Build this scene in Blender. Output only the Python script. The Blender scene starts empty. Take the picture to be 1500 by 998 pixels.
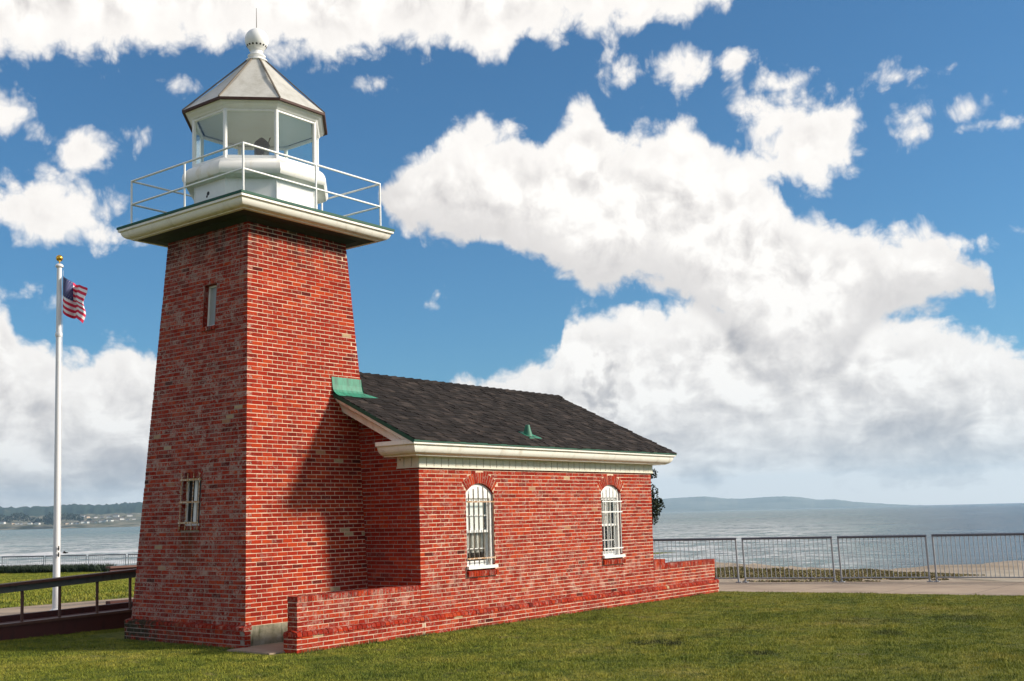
import bpy, math, random
import numpy as np
from mathutils import Vector, Matrix
random.seed(7); rng = np.random.default_rng(7)
R_ = math.radians
scene = bpy.context.scene

# ------------------------------------------------------------------ camera
YAW, PITCH, ROLL = R_(51.9572), R_(4.8392), R_(-1.4057)
FPX, PPY = 1649.0676, 614.2613
CAM = Vector((-10.8998, -13.6865, 1.8955))
Fv = Vector((math.sin(YAW)*math.cos(PITCH), math.cos(YAW)*math.cos(PITCH), math.sin(PITCH)))
Rh = Vector((math.cos(YAW), -math.sin(YAW), 0))
Uv = Rh.cross(Fv)
Rv = Rh*math.cos(ROLL) + Uv*math.sin(ROLL)
Uv2 = -Rh*math.sin(ROLL) + Uv*math.cos(ROLL)
cd = bpy.data.cameras.new('camera')
cam = bpy.data.objects.new('camera', cd)
scene.collection.objects.link(cam)
cam.matrix_world = Matrix(((Rv.x, Uv2.x, -Fv.x, CAM.x), (Rv.y, Uv2.y, -Fv.y, CAM.y), (Rv.z, Uv2.z, -Fv.z, CAM.z), (0, 0, 0, 1)))
cd.sensor_width = 36; cd.sensor_fit = 'HORIZONTAL'
cd.lens = FPX/1500*36
cd.shift_y = (PPY-499)/1500
cd.clip_start = .1; cd.clip_end = 60000
scene.camera = cam

def ray(u, v):
    d = Fv*FPX + Rv*(u-750) - Uv2*(v-PPY)
    return d.normalized()
def azel(u, v):
    d = ray(u, v); Fh = Vector((math.sin(YAW), math.cos(YAW), 0))
    return math.degrees(math.atan2(d.dot(Rh), d.dot(Fh))), math.degrees(math.asin(d.z))

# ------------------------------------------------------------------ node helper
class NG:
    def __init__(s, tree): s.t = tree; s.t.nodes.clear() if False else None
    def n(s, typ, ins=None, **kw):
        nd = s.t.nodes.new(typ)
        for k, v in kw.items(): setattr(nd, k, v)
        if ins:
            for k, v in ins.items():
                sock = nd.inputs[k]
                if isinstance(v, bpy.types.NodeSocket): s.t.links.new(v, sock)
                else: sock.default_value = v
        return nd
    def m(s, op, a, b=None, c=None, clamp=False):
        nd = s.t.nodes.new('ShaderNodeMath'); nd.operation = op; nd.use_clamp = clamp
        for i, v in enumerate((a, b, c)):
            if v is None: continue
            if isinstance(v, bpy.types.NodeSocket): s.t.links.new(v, nd.inputs[i])
            else: nd.inputs[i].default_value = v
        return nd.outputs[0]
    def vm(s, op, a, b=None):
        nd = s.t.nodes.new('ShaderNodeVectorMath'); nd.operation = op
        for i, v in enumerate((a, b)):
            if v is None: continue
            if isinstance(v, bpy.types.NodeSocket): s.t.links.new(v, nd.inputs[i])
            else: nd.inputs[i].default_value = v
        return nd.outputs['Value'] if op in ('DOT_PRODUCT', 'LENGTH') else nd.outputs[0]
    def noise(s, vec, scale, detail=4, rough=.5, dist=0, dims='3D', lac=2.0):
        nd = s.t.nodes.new('ShaderNodeTexNoise'); nd.noise_dimensions = dims
        if vec is not None: s.t.links.new(vec, nd.inputs['Vector'])
        nd.inputs['Scale'].default_value = scale; nd.inputs['Detail'].default_value = detail
        nd.inputs['Roughness'].default_value = rough; nd.inputs['Distortion'].default_value = dist
        nd.inputs['Lacunarity'].default_value = lac
        return nd.outputs[0]
    def mr(s, v, a, b, c=0., d=1., smooth=True):
        nd = s.t.nodes.new('ShaderNodeMapRange'); nd.interpolation_type = 'SMOOTHSTEP' if smooth else 'LINEAR'
        s.t.links.new(v, nd.inputs[0])
        for i, x in zip((1, 2, 3, 4), (a, b, c, d)): nd.inputs[i].default_value = x
        return nd.outputs[0]
    def mix(s, f, a, b, mode='MIX'):
        nd = s.t.nodes.new('ShaderNodeMix'); nd.data_type = 'RGBA'; nd.blend_type = mode
        for sock, v in ((nd.inputs[0], f), (nd.inputs[6], a), (nd.inputs[7], b)):
            if isinstance(v, bpy.types.NodeSocket): s.t.links.new(v, sock)
            elif isinstance(v, (int, float)): sock.default_value = v
            else: sock.default_value = (*v, 1) if len(v) == 3 else v
        return nd.outputs[2]
    def ramp(s, v, stops, interp='LINEAR'):
        nd = s.t.nodes.new('ShaderNodeValToRGB'); s.t.links.new(v, nd.inputs[0]); r = nd.color_ramp; r.interpolation = interp
        while len(r.elements) < len(stops): r.elements.new(.5)
        for e, (p, c) in zip(r.elements, stops): e.position = p; e.color = (*c, 1)
        return nd.outputs[0]

# ------------------------------------------------------------------ sun + world
SUN_TH, SUN_EL = R_(37), R_(26)
S = Vector((math.cos(SUN_EL)*math.sin(SUN_TH), -math.cos(SUN_EL)*math.cos(SUN_TH), math.sin(SUN_EL)))
sl = bpy.data.lights.new('sun', 'SUN'); sl.energy = 5.0; sl.angle = R_(9); sl.color = (1, .90, .76)
sun = bpy.data.objects.new('sun', sl); scene.collection.objects.link(sun)
sun.rotation_euler = (-S).to_track_quat('-Z', 'Y').to_euler()

world = bpy.data.worlds.new('World'); scene.world = world; world.use_nodes = True
wt = world.node_tree; wt.nodes.clear(); g = NG(wt)
sky = g.n('ShaderNodeTexSky', sky_type='NISHITA'); sky.sun_disc = False
sky.sun_elevation = SUN_EL; sky.sun_rotation = math.atan2(S.x, S.y)
sky.air_density = 1.0; sky.dust_density = .6; sky.ozone_density = 2.0
tc = g.n('ShaderNodeTexCoord').outputs['Generated']
fh = Vector((math.sin(YAW), math.cos(YAW), 0))
dR = g.vm('DOT_PRODUCT', tc, tuple(Rh)); dF = g.vm('DOT_PRODUCT', tc, tuple(fh))
az = g.m('MULTIPLY', g.m('ARCTAN2', dR, dF), 57.29578)
sz = g.n('ShaderNodeSeparateXYZ', {0: tc}).outputs[2]
el = g.m('MULTIPLY', g.m('ARCSINE', sz), 57.29578)
AZ0, AZ1, EMX = -30., 30., 40.
azn = g.m('DIVIDE', g.m('SUBTRACT', az, AZ0), AZ1-AZ0, clamp=True)
# squash the puffs towards the horizon as distance does
elw = g.m('MULTIPLY', g.m('POWER', g.m('MAXIMUM', g.m('ADD', el, 4.), .01), .78), 2.35)
P = g.n('ShaderNodeCombineXYZ', {0: az, 1: elw}).outputs[0]
warp = g.n('ShaderNodeTexNoise', {'Vector': P, 'Scale': .30, 'Detail': 2., 'Roughness': .5}, noise_dimensions='2D').outputs['Color']
Pw = g.vm('ADD', P, g.vm('MULTIPLY', g.vm('SUBTRACT', warp, (.5, .5, .5)), (1.3, 1.3, 0)))

def curve(pts, extend=True):
    """pixel outline -> el as a function of az, as a float curve"""
    q = sorted(azel(*p) for p in pts)
    nd = wt.nodes.new('ShaderNodeFloatCurve'); cm = nd.mapping; c = cm.curves[0]
    xs = [(a-AZ0)/(AZ1-AZ0) for a, e in q]; ys = [min(1, max(0, (e+10)/(EMX+10))) for a, e in q]
    while len(c.points) < len(xs): c.points.new(.5, .5)
    for pt, x, y in zip(c.points, xs, ys): pt.location = (min(1, max(0, x)), y); pt.handle_type = 'AUTO_CLAMPED'
    cm.update()
    wt.links.new(azn, nd.inputs['Value'])
    return g.m('SUBTRACT', g.m('MULTIPLY', nd.outputs[0], EMX+10), 10.)
bot1 = curve([(-150, 110), (0, 97), (60, 92), (140, 86), (230, 78), (300, 78), (360, 70), (430, 96), (500, 98), (560, 78), (650, 78), (700, 92), (745, 84), (770, 64), (830, 60), (900, 56), (960, 40), (1030, 34), (1070, 14), (1100, -70), (1300, -180), (1650, -220)])
top2 = curve([(-100, 900), (500, 700), (545, 330), (562, 262), (590, 240), (640, 212), (690, 192), (745, 196), (790, 200), (825, 172), (855, 138), (880, 178), (905, 206), (950, 192), (985, 180), (1040, 200), (1090, 236), (1140, 268), (1165, 312), (1215, 318), (1270, 340), (1330, 330), (1370, 342), (1400, 368), (1435, 388), (1458, 420), (1475, 520), (1520, 700), (1650, 800)])
bot2 = curve([(-100, 230), (500, 240), (550, 285), (575, 318), (610, 345), (680, 362), (720, 352), (760, 372), (830, 408), (880, 432), (930, 420), (980, 432), (1050, 475), (1120, 560), (1200, 560), (1290, 470), (1400, 452), (1450, 440), (1475, 430), (1650, 430)])
bot3 = curve([(-200, 400), (-30, 420), (0, 435), (14, 462), (28, 498), (60, 506), (95, 525), (130, 522), (160, 498), (190, 496), (235, 516), (300, 560), (420, 600), (560, 596), (650, 566), (700, 548), (760, 542), (800, 526), (822, 500), (822, 470), (850, 442), (900, 452), (950, 450), (1000, 438), (1050, 425), (1100, 436), (1200, 446), (1300, 455), (1350, 468), (1395, 470), (1430, 488), (1470, 500), (1500, 508), (1560, 520), (1700, 520)])
SOFT = 1.0
D1 = g.m('SUBTRACT', el, bot1)
D2 = g.m('MINIMUM', g.m('SUBTRACT', top2, el), g.m('SUBTRACT', el, bot2))
D3 = g.m('SUBTRACT', bot3, el)
def blob(px, py, rx, ry, k=1.):
    a0, e0 = azel(px, py); s = 1/29.  # px -> deg
    v = g.vm('MULTIPLY', g.vm('SUBTRACT', AE, (a0, e0, 0)), (1/(rx*s), 1/(ry*s), 0))
    return g.m('MULTIPLY', g.m('SUBTRACT', 1., g.vm('LENGTH', v)), k*min(rx, ry)*s)
AE = g.n('ShaderNodeCombineXYZ', {0: az, 1: el}).outputs[0]
blobs = [(18, 166, 46, 27), (78, 305, 84, 50), (128, 222, 46, 32), (188, 196, 26, 14), (150, 345, 60, 18), (930, 106, 56, 27), (1003, 104, 38, 33), (965, 112, 45, 24),
         (1150, 170, 74, 46), (1186, 212, 78, 66), (1140, 125, 45, 20), (1338, 165, 24, 16), (1340, 198, 27, 18), (1320, 112, 36, 13),
         (1422, 160, 24, 14), (1456, 180, 28, 6), (640, 449, 12, 7), (1118, 246, 50, 22), (1410, 357, 30, 8), (242, 120, 34, 7), (548, 122, 18, 6), (700, 205, 60, 28), (30, 434, 30, 9), (1075, 92, 26, 14)]
DB = None
for b in blobs:
    d = blob(*b); DB = d if DB is None else g.m('MAXIMUM', DB, d)
D = g.m('MAXIMUM', g.m('MAXIMUM', D1, D2), g.m('MAXIMUM', D3, DB))
n_big = g.noise(Pw, .46, 7, .5, 0, '2D')
n_fine = g.noise(Pw, 1.7, 4, .5, 0, '2D')
def puffs(vec, sc=.55, det=3.):
    nd = g.n('ShaderNodeTexVoronoi', {'Vector': vec, 'Scale': sc, 'Detail': det, 'Roughness': .55, 'Lacunarity': 2.3}, voronoi_dimensions='2D', feature='F1', normalize=True)
    return g.m('SUBTRACT', .42, nd.outputs['Distance'])
bil = puffs(Pw); BMEAN = .10
amp = g.m('ADD', 1.5, g.m('MULTIPLY', g.mr(D, -2, 4, 0, 1), 4.5))
nn = g.m('ADD', g.m('MULTIPLY', g.m('ADD', g.m('SUBTRACT', n_big, .53), g.m('MULTIPLY', g.m('SUBTRACT', bil, BMEAN), 1.1)), 4.0), g.m('MULTIPLY', g.m('SUBTRACT', n_fine, .5), 1.1))
DN = g.m('ADD', g.m('ADD', D, g.m('MULTIPLY', g.mr(g.m('MAXIMUM', D2, D3), -1., .6), .22)), g.m('MULTIPLY', nn, .50))
# the solid middle of a mass never opens up
DN = g.m('MAXIMUM', DN, g.m('SUBTRACT', D, 1.6))
# other parts of the sky (behind the viewer, overhead): scattered clouds
away = g.m('MAXIMUM', g.mr(g.m('ABSOLUTE', az), 30, 40), g.mr(el, 30, 38))
n_away = g.noise(tc, 2.4, 7, .58, .2)
DN = g.m('ADD', g.m('MULTIPLY', DN, g.m('SUBTRACT', 1., away)), g.m('MULTIPLY', away, g.m('MULTIPLY', g.m('SUBTRACT', n_away, .5), 14.)))
alpha = g.mr(DN, -.2, .8)
# shading: puffs lit from the right and above, grey flat undersides
def relief(vec): return g.m('ADD', g.m('MULTIPLY', g.noise(vec, .34, 6, .5, 0, '2D'), .62), g.m('MULTIPLY', puffs(vec, .5, 3.), .34))
off = g.vm('ADD', Pw, (.55, .75, 0))
lit = g.m('SUBTRACT', relief(Pw), relief(off))
patch = g.noise(g.vm('MULTIPLY', Pw, (.55, 1.5, 1)), .22, 5, .6, 0, '2D')
under2 = g.mr(g.m('SUBTRACT', el, bot2), 0, 4.2, 1, 0)
under2 = g.m('MULTIPLY', under2, g.mr(D2, -.6, .4))
low = g.mr(el, 1.2, 9.5, 1, 0)
under3 = g.m('MULTIPLY', low, g.mr(patch, .38, .62))
thick = g.mr(DN, .3, 3.5)
far_l = g.mr(D3, 0.2, 5.5)
dark = g.m('ADD', g.m('MULTIPLY', under3, .15), g.m('MULTIPLY', g.m('MULTIPLY', far_l, g.mr(patch, .42, .66)), .18))
dark = g.m('ADD', dark, g.m('MULTIPLY', under2, .26))
dark = g.m('ADD', dark, g.m('MULTIPLY', g.m('MULTIPLY', g.mr(D1, .5, 6), g.mr(patch, .3, .6)), .18))
bandn = g.m('ADD', el, g.m('MULTIPLY', g.m('SUBTRACT', g.noise(g.vm('MULTIPLY', P, (.5, 1.3, 1)), .45, 6, .6, 0, '2D'), .5), 2.6))
band = g.m('MULTIPLY', g.mr(bandn, 1.7, 2.4), g.mr(bandn, 3.1, 5.4, 1, 0))
dark = g.m('ADD', dark, g.m('MULTIPLY', band, .12))
notch = g.mr(g.m('ADD', blob(880, 585, 26, 62), g.m('MULTIPLY', g.m('SUBTRACT', n_fine, .5), 2.2)), -.2, .8)
dark = g.m('ADD', dark, g.m('MULTIPLY', notch, .36))
dark = g.m('SUBTRACT', dark, g.mr(bandn, .6, 2.3, .26, 0))
shade = g.m('ADD', g.m('SUBTRACT', .94, dark), g.m('MULTIPLY', g.m('MULTIPLY', lit, thick), g.mr(el, 1., 10., 1.2, 2.0)), clamp=True)
ccol = g.ramp(shade, [(0, (.33, .325, .35)), (.35, (.50, .48, .49)), (.65, (.76, .72, .695)), (.9, (1.0, .955, .91)), (1., (1.10, 1.06, 1.01))])
tint = g.mix(1., sky.outputs[0], (.42, .84, 1.12), 'MULTIPLY')
b1 = g.n('ShaderNodeBackground', {'Color': tint, 'Strength': .086})
b2 = g.n('ShaderNodeBackground', {'Color': ccol, 'Strength': .82})
ms = g.n('ShaderNodeMixShader', {0: alpha, 1: b1.outputs[0], 2: b2.outputs[0]})
out = g.n('ShaderNodeOutputWorld', {0: ms.outputs[0]})
world.cycles.sampling_method = 'MANUAL'; world.cycles.sample_map_resolution = 512

scene.view_settings.view_transform = 'Standard'; scene.view_settings.look = 'None'
scene.view_settings.exposure = .3; scene.view_settings.gamma = 1; scene.view_settings.use_curve_mapping = False
scene.render.engine = 'CYCLES'
scene.cycles.max_bounces = 6; scene.cycles.transparent_max_bounces = 12
scene.cycles.use_denoising = True
scene.cycles.caustics_reflective = False; scene.cycles.caustics_refractive = False

# ------------------------------------------------------------------ materials
MATS = {}
def mat(name, base=(.5, .5, .5), rough=.6, metal=0, spec=.5, build=None):
    if name in MATS: return MATS[name]
    m = bpy.data.materials.new(name); m.use_nodes = True
    t = m.node_tree; b = t.nodes['Principled BSDF']
    b.inputs['Base Color'].default_value = (*base, 1); b.inputs['Roughness'].default_value = rough
    b.inputs['Metallic'].default_value = metal; b.inputs['Specular IOR Level'].default_value = spec
    if build: build(NG(t), b, t)
    MATS[name] = m
    return m
def bump(g, b, h, strength=.3, dist=.01):
    nd = g.n('ShaderNodeBump', {'Strength': strength, 'Distance': dist, 'Height': h}); g.t.links.new(nd.outputs[0], b.inputs['Normal'])
def pos(g): return g.n('ShaderNodeNewGeometry').outputs['Position']
def L(g, a, b): g.t.links.new(a, b)

def brick_mat(name, white, moss=False, dark=1.):
    def f(g, b, t):
        geo = g.n('ShaderNodeNewGeometry'); r = geo.outputs['Random Per Island']; p = geo.outputs['Position']
        r2 = g.m('FRACT', g.m('MULTIPLY', r, 37.7)); r3 = g.m('FRACT', g.m('MULTIPLY', r, 211.3))
        c = g.ramp(r, [(0, (.07, .010, .008)), (.015, (.18, .013, .007)), (.08, (.24, .015, .006)), (.5, (.315, .020, .007)), (.8, (.37, .029, .008)), (.95, (.43, .046, .010)), (.990, (.38, .04, .012)), (.996, (.46, .32, .18)), (1, (.48, .34, .2))])
        n1 = g.noise(p, 26, 5, .65); n2 = g.noise(p, 1.1, 4, .6); n3 = g.noise(p, 120, 2, .6)
        c = g.mix(g.mr(n1, .4, .75, 0, .8), c, g.mix(1., c, (.66, .60, .6), 'MULTIPLY'))
        c = g.mix(g.mr(n2, .36, .64, 0, .42), c, g.mix(1., c, (.7, .62, .62), 'MULTIPLY'))
        w = g.m('MULTIPLY', g.mr(g.m('ADD', g.m('MULTIPLY', n1, .55), g.m('MULTIPLY', g.noise(p, 6.5, 6, .75), .6)), .63-.13*white, .80-.14*white), g.mr(r2, .15, .95, .25, 1.))
        if name == 'pale_stained_brick':   # salt bloom low on the front wall
            zq = g.n('ShaderNodeSeparateXYZ', {0: p}).outputs[2]
            bl = g.m('MULTIPLY', g.mr(g.noise(p, 4.5, 7, .72), .50, .66), g.m('MULTIPLY', g.mr(zq, .25, .5), g.mr(zq, .7, 1.5, 1, 0)))
            c = g.mix(g.m('MULTIPLY', bl, .5), c, (.50, .30, .24))
        else:
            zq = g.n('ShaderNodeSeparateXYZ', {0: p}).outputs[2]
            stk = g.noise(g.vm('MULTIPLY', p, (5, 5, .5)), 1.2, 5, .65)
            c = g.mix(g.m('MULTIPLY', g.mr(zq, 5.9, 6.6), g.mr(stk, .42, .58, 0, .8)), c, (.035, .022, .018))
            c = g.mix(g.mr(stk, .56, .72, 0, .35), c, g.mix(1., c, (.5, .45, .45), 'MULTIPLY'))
        c = g.mix(g.m('MULTIPLY', w, (.12+.62*white) if white < .9 else .8), c, (.44, .31, .26))
        if name == 'weathered_brick':
            zz = g.n('ShaderNodeSeparateXYZ', {0: p}); st = g.noise(g.vm('MULTIPLY', p, (1, 9, .9)), 2.2, 4, .6)
            bx = g.m('MULTIPLY', g.mr(g.m('ABSOLUTE', g.m('SUBTRACT', zz.outputs[1], 1.52)), .12, .34, 1, 0), g.m('MULTIPLY', g.mr(zz.outputs[2], .9, 1.75), g.mr(zz.outputs[2], 1.8, 2.0, 1, 0)))
            c = g.mix(g.m('MULTIPLY', bx, g.mr(st, .38, .56, .3, .9)), c, (.12, .03, .010))
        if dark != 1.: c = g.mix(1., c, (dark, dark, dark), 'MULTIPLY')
        if moss:
            z = g.n('ShaderNodeSeparateXYZ', {0: p})
            mm = g.m('MULTIPLY', g.mr(g.noise(p, 7, 5, .65), .36, .54), g.mr(z.outputs[1], .9, 2.6, .0, .95))
            c = g.mix(mm, c, (.03, .034, .02))
        L(g, c, b.inputs['Base Color']); b.inputs['Roughness'].default_value = .9; b.inputs['Specular IOR Level'].default_value = .12
        bump(g, b, g.m('ADD', n1, g.m('MULTIPLY', n3, .5)), .55, .006)
    return mat(name, build=f)
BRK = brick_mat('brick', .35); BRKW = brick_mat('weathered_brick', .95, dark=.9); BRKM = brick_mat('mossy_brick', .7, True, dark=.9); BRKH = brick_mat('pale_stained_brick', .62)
def f(g, b, t):
    p = pos(g); n = g.noise(p, 9, 5, .6); n2 = g.noise(p, .9, 4, .6)
    c = g.ramp(n, [(.3, (.55, .38, .26)), (.6, (.76, .57, .41))]); c = g.mix(g.mr(n2, .4, .65, 0, .4), c, (.42, .26, .20))
    L(g, c, b.inputs['Base Color']); b.inputs['Roughness'].default_value = .95; bump(g, b, g.noise(p, 160, 3, .6), .5, .004)
MOR = mat('mortar', build=f)
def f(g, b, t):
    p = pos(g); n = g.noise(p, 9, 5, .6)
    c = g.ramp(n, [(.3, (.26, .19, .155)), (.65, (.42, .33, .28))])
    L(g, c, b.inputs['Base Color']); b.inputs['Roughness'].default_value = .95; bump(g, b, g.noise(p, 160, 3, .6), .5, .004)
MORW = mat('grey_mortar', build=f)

def paint(name, col, stain=(.45, .38, .26), amt=.35, rough=.42, scale=6.):
    def f(g, b, t):
        p = pos(g); n = g.noise(g.vm('MULTIPLY', p, (1, 1, .35)), scale, 6, .65); n2 = g.noise(p, 55, 3, .6)
        c = g.mix(g.mr(n, .48, .78, 0, amt), col, stain)
        c = g.mix(g.mr(n2, .62, .72, 0, amt*.6), c, stain)
        L(g, c, b.inputs['Base Color']); b.inputs['Roughness'].default_value = rough
        bump(g, b, n2, .12, .003)
    return mat(name, build=f)
WHITE = paint('white_paint', (.78, .775, .75), amt=.22)
CREAM = paint('cream_paint', (.84, .81, .74), stain=(.36, .30, .2), amt=.55, scale=4.)
BEAD = paint('cream_beadboard', (.68, .66, .55), stain=(.4, .3, .15), amt=.4)
LPAINT = paint('lantern_white_paint', (.82, .82, .81), amt=.2)
SOFF = paint('dark_green_soffit', (.018, .035, .028), stain=(.01, .012, .01), amt=.5, rough=.7)
GREEN = paint('green_metal_edge', (.006, .075, .045), stain=(.02, .05, .035), amt=.5, rough=.7)
def f(g, b, t):
    p = pos(g); n = g.noise(g.vm('MULTIPLY', p, (1, 1, .25)), 9, 6, .7)
    c = g.ramp(n, [(.3, (.02, .06, .04)), (.45, (.02, .16, .095)), (.6, (.03, .24, .15)), (.75, (.10, .32, .22))])
    L(g, c, b.inputs['Base Color']); b.inputs['Roughness'].default_value = .6; bump(g, b, n, .2, .01)
COPPER = mat('verdigris_copper', build=f)
def f(g, b, t):
    p = pos(g); n = g.noise(g.vm('MULTIPLY', p, (1, 1, .45)), 5, 6, .7); n2 = g.noise(p, 40, 4, .6)
    c = g.ramp(n, [(.3, (.40, .38, .32)), (.5, (.52, .50, .45)), (.72, (.60, .585, .53))])
    c = g.mix(g.mr(n2, .6, .75, 0, .35), c, (.30, .22, .12))
    L(g, c, b.inputs['Base Color']); b.inputs['Roughness'].default_value = .45; b.inputs['Metallic'].default_value = .0; bump(g, b, n, .15, .01)
LROOF = mat('weathered_zinc', build=f)
RUSTY = paint('rusty_brown_edge', (.06, .022, .016), stain=(.12, .05, .025), amt=.6, rough=.7)
SEAM = paint('seam_metal', (.16, .13, .095), stain=(.09, .05, .03), amt=.6, rough=.6)
def f(g, b, t):
    p = pos(g); n = g.noise(p, 45, 4, .7)
    c = g.ramp(n, [(.38, (.62, .60, .55)), (.52, (.45, .22, .07)), (.7, (.10, .03, .015))]); L(g, c, b.inputs['Base Color']); b.inputs['Roughness'].default_value = .75
RUST = mat('rusted_white_iron', build=f)
def f(g, b, t):
    p = pos(g); n = g.noise(p, 30, 4, .7)
    c = g.ramp(n, [(.4, (.11, .10, .09)), (.6, (.24, .18, .12))]); L(g, c, b.inputs['Base Color']); b.inputs['Roughness'].default_value = .6; b.inputs['Metallic'].default_value = .3
IRON = mat('dull_iron', build=f)
def f(g, b, t):
    geo = g.n('ShaderNodeNewGeometry'); r = geo.outputs['Random Per Island']; p = geo.outputs['Position']
    c = g.ramp(r, [(0, (.010, .008, .008)), (.5, (.020, .0165, .0155)), (.85, (.034, .027, .025)), (1, (.060, .047, .041))])
    n = g.noise(p, 300, 2, .7); c = g.mix(g.mr(n, .45, .75, 0, .3), c, (.06, .048, .042))
    n2 = g.noise(p, 1.4, 4, .6); c = g.mix(g.mr(n2, .4, .7, 0, .3), c, (.028, .024, .022))
    L(g, c, b.inputs['Base Color']); b.inputs['Roughness'].default_value = .95; b.inputs['Specular IOR Level'].default_value = .15; bump(g, b, n, .6, .004)
SHIN = mat('asphalt_shingle', build=f)
DARKWD = paint('dark_red_timber', (.085, .022, .017), stain=(.03, .014, .012), amt=.7, rough=.7, scale=10)
GREYWD = paint('weathered_grey_timber', (.12, .125, .12), stain=(.06, .05, .045), amt=.7, rough=.8, scale=10)
BRNWD = paint('brown_timber', (.12, .05, .035), stain=(.05, .02, .015), amt=.7, rough=.6, scale=10)
def f(g, b, t):
    p = pos(g); n = g.noise(p, 5, 6, .65); n2 = g.noise(g.vm('MULTIPLY', p, (1, 1, .2)), 12, 4, .6)
    c = g.ramp(n, [(.3, (.11, .10, .06)), (.5, (.25, .23, .16)), (.7, (.36, .34, .27))]); c = g.mix(g.mr(n2, .55, .7, 0, .7), c, (.07, .075, .03))
    L(g, c, b.inputs['Base Color']); b.inputs['Roughness'].default_value = .9; bump(g, b, n, .3, .02)
CONC = mat('mossy_concrete', build=f)
def f(g, b, t):
    p = pos(g); n = g.noise(p, .8, 6, .6); n2 = g.noise(p, 40, 3, .6)
    c = g.ramp(n, [(.3, (.27, .195, .14)), (.7, (.38, .29, .21))]); c = g.mix(g.mr(n2, .55, .75, 0, .4), c, (.2, .155, .12))
    sp = g.n('ShaderNodeSeparateXYZ', {0: p}); jx = g.m('ABSOLUTE', g.m('SUBTRACT', g.m('FRACT', g.m('DIVIDE', g.m('ADD', sp.outputs[0], g.m('MULTIPLY', sp.outputs[1], .0)), 1.85)), .5)); jy = g.m('ABSOLUTE', g.m('SUBTRACT', g.m('FRACT', g.m('DIVIDE', sp.outputs[1], 1.85)), .5))
    c = g.mix(g.mr(g.m('MINIMUM', jx, jy), .004, .009, .75, 0), c, (.06, .05, .04))
    c = g.mix(g.mr(g.noise(p, .35, 7, .7), .52, .6, 0, .35), c, (.17, .13, .10))
    L(g, c, b.inputs['Base Color']); b.inputs['Roughness'].default_value = .95; bump(g, b, n2, .2, .01)
PATH = mat('tan_paving', build=f)
FPOLE = paint('flagpole_paint', (.74, .74, .75), amt=.1, rough=.35)
GOLD = mat('gilt', (.75, .42, .06), .25, 1.)
BLACK = mat('black_void', (.008, .008, .009), .6)
GALV = paint('galvanised_steel', (.30, .31, .33), stain=(.2, .18, .16), amt=.4, rough=.5)
GALVD = paint('dark_galvanised_rail', (.10, .105, .13), stain=(.06, .06, .06), amt=.4, rough=.5)
def glassmat(name, tint, refl):
    m = bpy.data.materials.new(name); m.use_nodes = True; t = m.node_tree; t.nodes.clear(); g = NG(t)
    gg = g.n('ShaderNodeNewGeometry'); co = g.m('ABSOLUTE', g.vm('DOT_PRODUCT', gg.outputs['Incoming'], gg.outputs['Normal']))
    fr = g.m('ADD', .05, g.m('MULTIPLY', g.m('POWER', g.m('SUBTRACT', 1., co, clamp=True), 5.), .95))
    fac = g.m('ADD', fr, refl, clamp=True)
    tr = g.n('ShaderNodeBsdfTransparent', {'Color': (*tint, 1)}); gl = g.n('ShaderNodeBsdfGlossy', {'Color': (1, 1, 1, 1), 'Roughness': .02})
    mx = g.n('ShaderNodeMixShader', {0: fac, 1: tr.outputs[0], 2: gl.outputs[0]}); g.n('ShaderNodeOutputMaterial', {0: mx.outputs[0]})
    MATS[name] = m; return m
GLASS = glassmat('lantern_glass', (.86, .93, .91), .01); WGLASS = glassmat('window_glass', (.93, .96, .95), .03)
SLITG = mat('slit_glass', (.30, .32, .315), .3)
BLIND = paint('white_blind', (.80, .79, .76), amt=.1, rough=.7)
CURT = paint('pale_curtain', (.62, .58, .52), stain=(.35, .3, .26), amt=.6, rough=.9)
LENS = mat('lamp_lens', (.008, .014, .018), .35); BRASS = mat('brass', (.55, .5, .4), .3, .9)

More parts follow.
